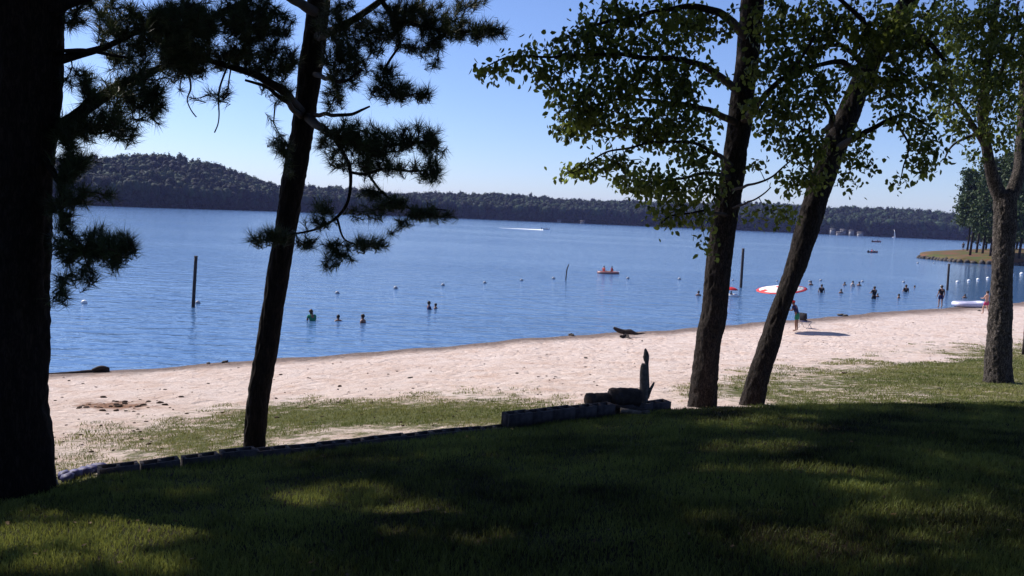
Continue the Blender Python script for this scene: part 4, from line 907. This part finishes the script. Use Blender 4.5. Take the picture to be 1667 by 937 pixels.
for lb, a_, b_, ab, h_, rz, kw in sw: wader(lb, a_, b_, ab, h_, rz, **kw)
q = hit(1530.5, 500); person('man in dark shirt and shorts standing at the water edge', (q.x, q.y, q.z-.02), 1.68, 0.1, 'stand', 'skin_tan', 'hair', 'black', 'navy')
q = hit(1604.5, 511); wmn = person('person in magenta shorts standing beside the inflatable boat', (q.x, q.y, q.z-.01), 1.62, .5, 'walk', 'skin', 'hair', None, 'pink', arms='front')
q = hit(1296, 539); ub = q.copy(); person('person in a red cap and navy shirt standing under the umbrella', (q.x, q.y, q.z-.01), 1.62, .9, 'lean', 'skin_tan', 'hair', 'navy', 'green', cap='red', arms='front')
# inflatable boat
q = hit(1580, 500); mb = MB(); r_ = .2
root = empty('inflatable_boat', (q.x, q.y+.3, max(q.z, 0)), .12, 'pale lilac inflatable boat pulled up at the water edge', 'boat')
pts = [[1.05*math.copysign(abs(math.cos(t))**.6, math.cos(t)), .55*math.copysign(abs(math.sin(t))**.7, math.sin(t)), .2+.10*max(0, math.cos(t))**2] for t in np.linspace(0, 2*math.pi, 41)]
mb.tube(pts, .19, 14, False); mb.build('tube', M['lilac'], root, True)
mb = MB(); mb.box((0, 0, .06), (1.9, .9, .06)); mb.build('floor', M['vinyl_dark'], root); mb = MB(); mb.tube([[-.1, -.45, .22], [-.1, .45, .22]], .11, 10); mb.build('seat', M['lilac'], root, True)
# umbrella
ux = hit(1266, 540); root = empty('beach_umbrella', ux, 0, 'white beach umbrella with red stripes tilted over the sand', 'umbrella')
mb = MB(); tilt = Matrix.Rotation(math.radians(-7), 3, 'Y') @ Matrix.Rotation(math.radians(4), 3, 'X')
mb.tube([[0, 0, -.2], [0, 0, 1.3], [.02, 0, 2.28]], .02, 8); mb.build('pole', M['metal'], root, True)
mbs = {'cloth': MB(), 'red': MB(), 'top': MB()}; NR = 9; NS = 16
for si in range(NS):
    a0, a1 = si*2*math.pi/NS, (si+1)*2*math.pi/NS
    for ri in range(NR):
        r0, r1 = 1.24*ri/NR, 1.24*(ri+1)/NR; zf = lambda r: -.22*(r/1.5)**1.7
        P_ = [[r_*math.cos(a), r_*math.sin(a), zf(r_)] for r_, a in ((r0, a0), (r1, a0), (r1, a1), (r0, a1))]
        P_ = (np.array(P_)@np.array(tilt).T)+[.02, 0, 2.32]; key = 'top' if ri < 2 else 'red' if (ri == 8 or (si % 4 == 0 and ri > 5)) else 'cloth'
        mbs[key].add(np.vstack([P_, P_-[0, 0, .012]]), np.array([[0, 1, 2, 3], [7, 6, 5, 4], [1, 5, 6, 2]]))
cn = mbs['cloth'].build('canopy', M['cloth'], root, True); mbs['red'].build('canopy_stripe', M['red'], cn, True); mbs['top'].build('canopy_top', M['red'], cn, True)
for k in range(8):
    a_ = k*math.pi/4; P_ = np.array([[r_*math.cos(a_), r_*math.sin(a_), -.22*(r_/1.5)**1.7-.02] for r_ in np.linspace(0, 1.22, 6)]) @ np.array(tilt).T+[.02, 0, 2.32]
    mb = MB(); mb.tube(P_, .006, 5); mb.build('rib', M['metal'], root)
# folding chair
q = hit(1311, 534); root = empty('folding_chair', q, -1.0, 'small dark folding chair on sand beside the umbrella', 'chair')
mb = MB(); mb.box((0, 0, .36), (.46, .42, .03)); mb.build('seat', M['navy'], root); mb = MB(); mb.box((0, -.24, .62), (.46, .03, .42), 0, .18); mb.build('backrest', M['black'], root)
for sx_ in (-1, 1):
    for (y0, y1) in ((.22, -.26), (-.26, .22)):
        mb = MB(); mb.tube([[sx_*.24, y0, 0], [sx_*.24, y1, .52 if y1 < 0 else .4]], .013, 6); mb.build('leg', M['metal'], root)
# two children on a raft
q = on_z(990, 445, 0); root = empty('inflatable_raft', q, .1, 'reddish inflatable raft far out beyond the bent stick', 'raft')
mb = MB(); pts = [[1.0*math.cos(t), .55*math.sin(t), .08] for t in np.linspace(0, 2*math.pi, 33)]; mb.tube(pts, .15, 10, False); mb.build('tube', M['hull'], root, True)
mb = MB(); mb.box((0, 0, .04), (1.7, .9, .05)); mb.build('floor', M['cloth'], root)
for sg in (-1, 1):
    mb = MB(); mb.tube([[sg*.98, -.12, .14], [sg*1.12, -.1, .26], [sg*1.12, .1, .26], [sg*.98, .12, .14]], .015, 6); mb.build('handle', M['lilac'], root, True)
person('child in red sitting at the left end of the raft', (q.x-.45, q.y, .12), 1.25, -.8, 'sit', 'skin', 'hair_br', 'red', 'pink', group='children on the raft')
person('child in dark red sitting at the right end of the raft', (q.x+.35, q.y-.05, .12), 1.25, .9, 'sit', 'skin_tan', 'hair', 'red', 'navy', group='children on the raft')
# float with red canopy
q = on_z(1190, 482, 0); root = empty('canopy_float', q, 0, 'round float with a red sunshade right of the straight trunk', 'float')
mb = MB(); pts = [[.45*math.cos(t), .4*math.sin(t), .06] for t in np.linspace(0, 2*math.pi, 29)]; mb.tube(pts, .12, 10, False); mb.build('ring', M['white'], root, True)
mb = MB(); ring = []
for i_ in range(6):
    for j_ in range(17):
        a_ = j_*math.pi/16*2; t_ = i_/5*1.15; ring.append([.62*math.sin(t_)*math.cos(a_)-.05, .45*math.sin(t_)*math.sin(a_), .36+.36*math.cos(t_)])
ring = np.array(ring); f_ = np.array([[i_*17+j_, i_*17+j_+1, (i_+1)*17+j_+1, (i_+1)*17+j_] for i_ in range(5) for j_ in range(16)])
mb.add(ring, f_); mb.add(ring*[.98, .98, .97], f_[:, ::-1]); mb.build('sunshade', M['red'], root, True)
for sg in (-1, 1): mb = MB(); mb.tube([[sg*.42, .1, .1], [sg*.48, .05, .5]], .015, 6); mb.build('strut', M['white'], root)
person('toddler sitting in the round float under the red sunshade', (q.x, q.y, -.12), 1.0, .4, 'sit', 'skin_tan', 'hair', None, 'navy')

# sign at the right edge
q = hit(1666, 577); root = empty('sign_post', q, 0, 'brown wooden board on a post cut by the right edge', 'sign')
s_ = q.y/F; mb = MB(); mb.box((.0, 0, 31*s_), (.09, .09, 62*s_)); mb.build('post', M['pile'], root)
mb = MB(); mb.box((.16, -.07, 49*s_), (.55, .04, 31*s_)); mb.build('board', M['brown'], root)

# ------------------------------------------------------------------ grassy point with its trees
tip = on_z(1497, 420, 0); e1 = on_z(1560, 427, 0); e2 = on_z(1620, 431, 0); e3 = on_z(1700, 433, 0)
outl = np.array([[tip.x, tip.y], [e1.x, e1.y], [e2.x, e2.y], [e3.x, e3.y], [e3.x+60, e3.y-5], [260, 150], [260, 260], [130, 235], [tip.x+28, tip.y+42], [tip.x+8, tip.y+16]])
PH = []
m_ = len(outl); cen = outl.mean(0)
dens = np.vstack([outl[i_]*(1-t)+outl[(i_+1) % m_]*t for i_ in range(m_) for t in np.linspace(0, 1, 9)[:-1]])
rings = [(1.0, -.6), (.998, .75), (.985, 1.0), (.93, 1.35), (.8, 1.9), (.5, 2.6), (.02, 3)]
Vp = []
for sc_, z_ in rings:
    for p in dens:
        q = cen+(p-cen)*sc_; Vp.append([q[0], q[1], z_+(.25*noise.noise(Vector((q[0]*.3, q[1]*.3, 0))) if z_ > 0 else 0)])
K = len(dens); F_ = np.array([[i_*K+j_, i_*K+(j_+1) % K, (i_+1)*K+(j_+1) % K, (i_+1)*K+j_] for i_ in range(len(rings)-1) for j_ in range(K)])
pm = mat('point_turf', (.065, .08, .028), .95, .1, vscale=.25, c2=(.14, .07, .045), bump=.5, bscale=3)
o = np_mesh('ground', np.array(Vp), [F_], pm, smooth=True); tag(o, kind='structure')
# low stone edge of the point
mb = MB(); j_ = 0
for a_, b2 in zip(outl[:4], outl[1:5]):
    dd = np.linalg.norm(b2-a_); steps = int(dd/1.1)
    for t in np.linspace(0, 1, max(2, steps), endpoint=False):
        p = a_+(b2-a_)*t; mb.ell((p[0]-tip.x+random.uniform(-.2, .2), p[1]-tip.y-.2+random.uniform(-.2, .2), .15), (.6, .45, .4+random.uniform(0, .25)), 8, 6, .5)
o = mb.build('stone_edge', M['stone'], None, True); o.location = (tip.x, tip.y, 0); tag(o, 'dark stone bank round the grassy point', 'stone edging')
def far_pine(label, px_, base_py, top_py, D, wpx, bare=.5, dense=1.0, tone='far'):
    b_ = at(px_, base_py, D); t_ = at(px_+random.uniform(-2, 4), top_py, D); h_ = t_.z-b_.z; s_ = D/F; R_ = wpx*s_/2
    root = empty('pine_tree', b_, 0, label, 'tree', 'trees on the grassy point')
    mb = MB(); P_, r_ = smoothpath([[0, 0, -1.5], [.1, 0, h_*.4], [t_.x-b_.x, 0, h_*.95]], [.24, .19, .05], 16); mb.tube(P_, r_, 8); mb.build('trunk', M['oak_bark'], root, True)
    n_ = int(95*dense); T = []
    for k in range(n_):
        z = bare+(1-bare)*random.random(); rr = R_*(1.0-.75*((z-bare)/(1-bare))**1.5)*(.45+.55*random.random())
        a = random.random()*6.28; c = np.array([rr*math.cos(a)+(t_.x-b_.x)*z, rr*math.sin(a), h_*z]); T.append(c+rng.normal(size=(28, 3))*[.55, .55, .3])
        if k % 4 == 0: 
            mbt = mb if False else None
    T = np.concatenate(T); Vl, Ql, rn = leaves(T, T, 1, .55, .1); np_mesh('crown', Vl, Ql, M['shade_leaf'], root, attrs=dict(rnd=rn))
    mb = MB()
    for k in range(14):
        z = bare*.9+(1-bare)*.9*k/14; a = random.random()*6.28; mb.tube([[0, 0, h_*z], [R_*.7*math.cos(a), R_*.7*math.sin(a), h_*z+.5]], [.07, .02], 5)
    mb.build('branch', M['oak_bark'], root); return root
fp = [(1580, 405, 276, 165, 44, .42, 1.5, 'tall bare stemmed pine at the lake end of the grassy point'), (1590, 405, 300, 172, 30, .5, .9, 'thinner pine behind the tall bare stemmed pine'),
      (1600, 405, 290, 168, 40, .35, 1.2, 'bushy pine on the point left of the forked trunk'), (1613, 406, 258, 160, 58, .2, 2.4, 'tallest leafy tree on the point behind the forked trunk'),
      (1640, 407, 250, 158, 66, .18, 2.6, 'wide leafy tree on the point behind the forked trunk'), (1660, 408, 252, 155, 66, .18, 2.6, 'dark leafy tree on the point at the right edge'),
      (1575, 402, 318, 185, 26, .45, .8, 'low far pine left of the tall bare stemmed pine'), (1625, 400, 300, 190, 70, .05, 2.2, 'low dense tree filling the gap behind the point trunks'), (1655, 400, 290, 195, 80, .05, 2.4, 'low dense tree at the right edge behind the point trunks'), (1690, 404, 260, 170, 70, .1, 2.0, 'dense tree just outside the right edge on the point'), (1605, 402, 325, 190, 40, .2, 1.2, 'low dense tree between the thin point trunks')]
for px_, bp_, tp_, D, wpx, bare, dn, lb in fp: far_pine(lb, px_, bp_, tp_, D, wpx, bare, dn)
q = at(1567.5, 408, 166); person('dark clad person standing far away on the grassy point', (q.x, q.y, q.z), 1.75, 2.5, 'stand', 'skin_tan', 'hair', 'black', 'black')

# ------------------------------------------------------------------ boats and far houses
def small_boat(label, px_, py_, L_, mt, people=1, rz=.1):
    q = on_z(px_, py_, 0); root = empty('boat', q, rz, label, 'boat')
    V_ = []; n_ = 13
    for i_, t in enumerate(np.linspace(-1, 1, n_)):
        wd = (1-max(0, t)**2.4)*L_*.17+.02; z1 = L_*.13+L_*.06*max(0, t)**2
        for (yy, zz) in ((-wd, z1), (-wd*.75, 0.02), (0, -.1), (wd*.75, .02), (wd, z1)): V_.append([t*L_/2, yy, zz])
    F_ = np.array([[i_*5+j_, (i_+1)*5+j_, (i_+1)*5+j_+1, i_*5+j_+1] for i_ in range(n_-1) for j_ in range(4)]); D_ = np.array([[i_*5+4, (i_+1)*5+4, (i_+1)*5, i_*5] for i_ in range(n_-1)])
    mb = MB(); mb.add(np.array(V_), [F_]); mb.add(np.array(V_)-[0, 0, .05], [D_]); mb.build('hull', mt, root, True)
    mb = MB(); mb.box((.1*L_, 0, L_*.2), (.06*L_, L_*.2, L_*.1)); mb.build('windscreen', M['glass'], root)
    mb = MB(); mb.box((-.48*L_, 0, L_*.12), (.08*L_, .1*L_, L_*.2)); mb.build('outboard_motor', M['black'], root)
    for k in range(people): person(label.split(' ')[0]+' boat rider, '+('nearer the stern' if k else 'amidships')+', on the '+label.split(' on the ')[-1], (q.x-.1*L_+k*-.8, q.y, .1), 1.6, -1.57, 'sit', 'skin_tan', 'hair', 'navy' if k else 'red', 'black')
    return root
small_boat('red low open boat on the lake left of the grassy point', 1421, 411, 2.6, M['hull'])
small_boat('dark motorboat on the lake before the far houses', 1427, 394, 4.6, M['hull'])
small_boat('white speedboat on the lake pulling a long wake', 888, 373.2, 3.6, M['white'], 0)
mb = MB(); q0 = on_z(884, 374.2, 0); q1 = on_z(812, 370.5, 0)
fv = []; ff = []; nn_ = 70
for i_, t in enumerate(np.linspace(0, 1, nn_)):
    p = np.array(q0)*(1-t)+np.array(q1)*t; wd = .5+1.6*math.sin(math.pi*min(1, t*1.2+.1))**.5*(1-.55*t); hgt = .42*(1-t)**1.2*(.55+.45*math.sin(i_*1.9))+.03
    for yy, zz in ((-wd, 0.01), (-wd*.4, hgt), (wd*.4, hgt*.8), (wd, .01)): fv.append([p[0], p[1]+yy*1.6+random.uniform(-.25, .25), zz])
ff = np.array([[i_*4+j_, (i_+1)*4+j_, (i_+1)*4+j_+1, i_*4+j_+1] for i_ in range(nn_-1) for j_ in range(3)])
tag(np_mesh('boat_wake', np.array(fv), ff, M['foam'], smooth=True), 'long white foam wake on the far water', 'wake', kind='stuff')
def house(label, px_, py_, wm_, hm, rz=0, wall='siding', D=None):
    wm_ *= .75; hm *= .75
    D = D or float(far_dist(px_))-14; q = at(px_, py_, D); q.z = max(q.z, .9); root = empty('lake_house', q, rz, label, 'house', 'houses on the far shore')
    mb = MB(); mb.box((0, 0, hm/2-1), (wm_, wm_*.7, hm+2)); mb.build('wall', M[wall], root)
    h_ = hm; x, y = wm_/2+.5, wm_*.35+.5; mb = MB(); mb.add(np.array([[-x, -y, h_], [x, -y, h_], [x, y, h_], [-x, y, h_], [-x, 0, h_+wm_*.3], [x, 0, h_+wm_*.3]]), [np.array([[0, 1, 5, 4], [2, 3, 4, 5], [3, 2, 1, 0]]), np.array([[0, 4, 3], [1, 2, 5]])]); mb.build('roof', M['roof'], root)
    for xx in (-.3, 0, .3): mb = MB(); mb.box((xx*wm_, -wm_*.35-.03, hm*.55), (wm_*.14, .1, hm*.35)); wn = mb.build('window', M['glass'], root); mb = MB(); mb.box((xx*wm_, -wm_*.35-.06, hm*.35), (wm_*.18, .2, .12)); mb.build('sill', M['white'], wn)
    return root
house('white gabled house on the far shore right of curving trunk', 1355, 378, 5, 4, .1, 'house_wall', 770)
house('pale house half hidden among far shore trees', 1372, 379, 6, 3.4, -.2, 'siding', 775)
house('bright house nearest the water, right of the pale house', 1386, 380, 5, 3.4, .3, 'house_wall', 765)
house('grey boathouse at the water below the far houses', 1366, 383, 6, 1.8, 0, 'siding', 750)
house('low white boathouse left of the sailboat', 1400, 385, 6, 2.6, 0, 'house_wall', 755)
house('little house far across the lake right of the wake', 910, 362, 5, 1.6, 0, 'siding', 815)
house('tiny boathouse across the lake left of straight trunk', 948, 364, 5, 1.6, 0, 'siding', 815)
q = at(1455, 388, 750); q.z = 0; root = empty('sailboat', q, .6, 'white sailboat moored under the far woods', 'sailboat')
mb = MB(); mb.ell((0, 0, .2), (2.8, .9, .6), 14, 8); mb.build('hull', M['white'], root, True); mb = MB(); mb.tube([[0, 0, .3], [0, 0, 7.5]], .08, 6); mb.build('mast', M['metal'], root)
mb = MB(); mb.add(np.array([[.15, -.05, 1], [2.4, -.25, 1], [.15, -.05, 7], [.15, .05, 1], [2.4, -.12, 1], [.15, .05, 7]]), [np.array([[0, 1, 2], [5, 4, 3]])]); mb.build('sail', M['cloth'], root)

# ------------------------------------------------------------------ air
HZ = bpy.data.materials.new('haze_air'); HZ.use_nodes = True; n = HZ.node_tree.nodes; n.remove(n['Principled BSDF'])
pv = n.new('ShaderNodeVolumePrincipled'); pv.inputs['Color'].default_value = (.42, .47, 1, 1); pv.inputs['Density'].default_value = .0001; pv.inputs['Anisotropy'].default_value = 0.0
HZ.node_tree.links.new(pv.outputs[0], n['Material Output'].inputs['Volume'])
mb = MB(); mb.box((0, 3600, 45), (9000, 9000, 104)); o = mb.build('haze', HZ); tag(o, kind='stuff')
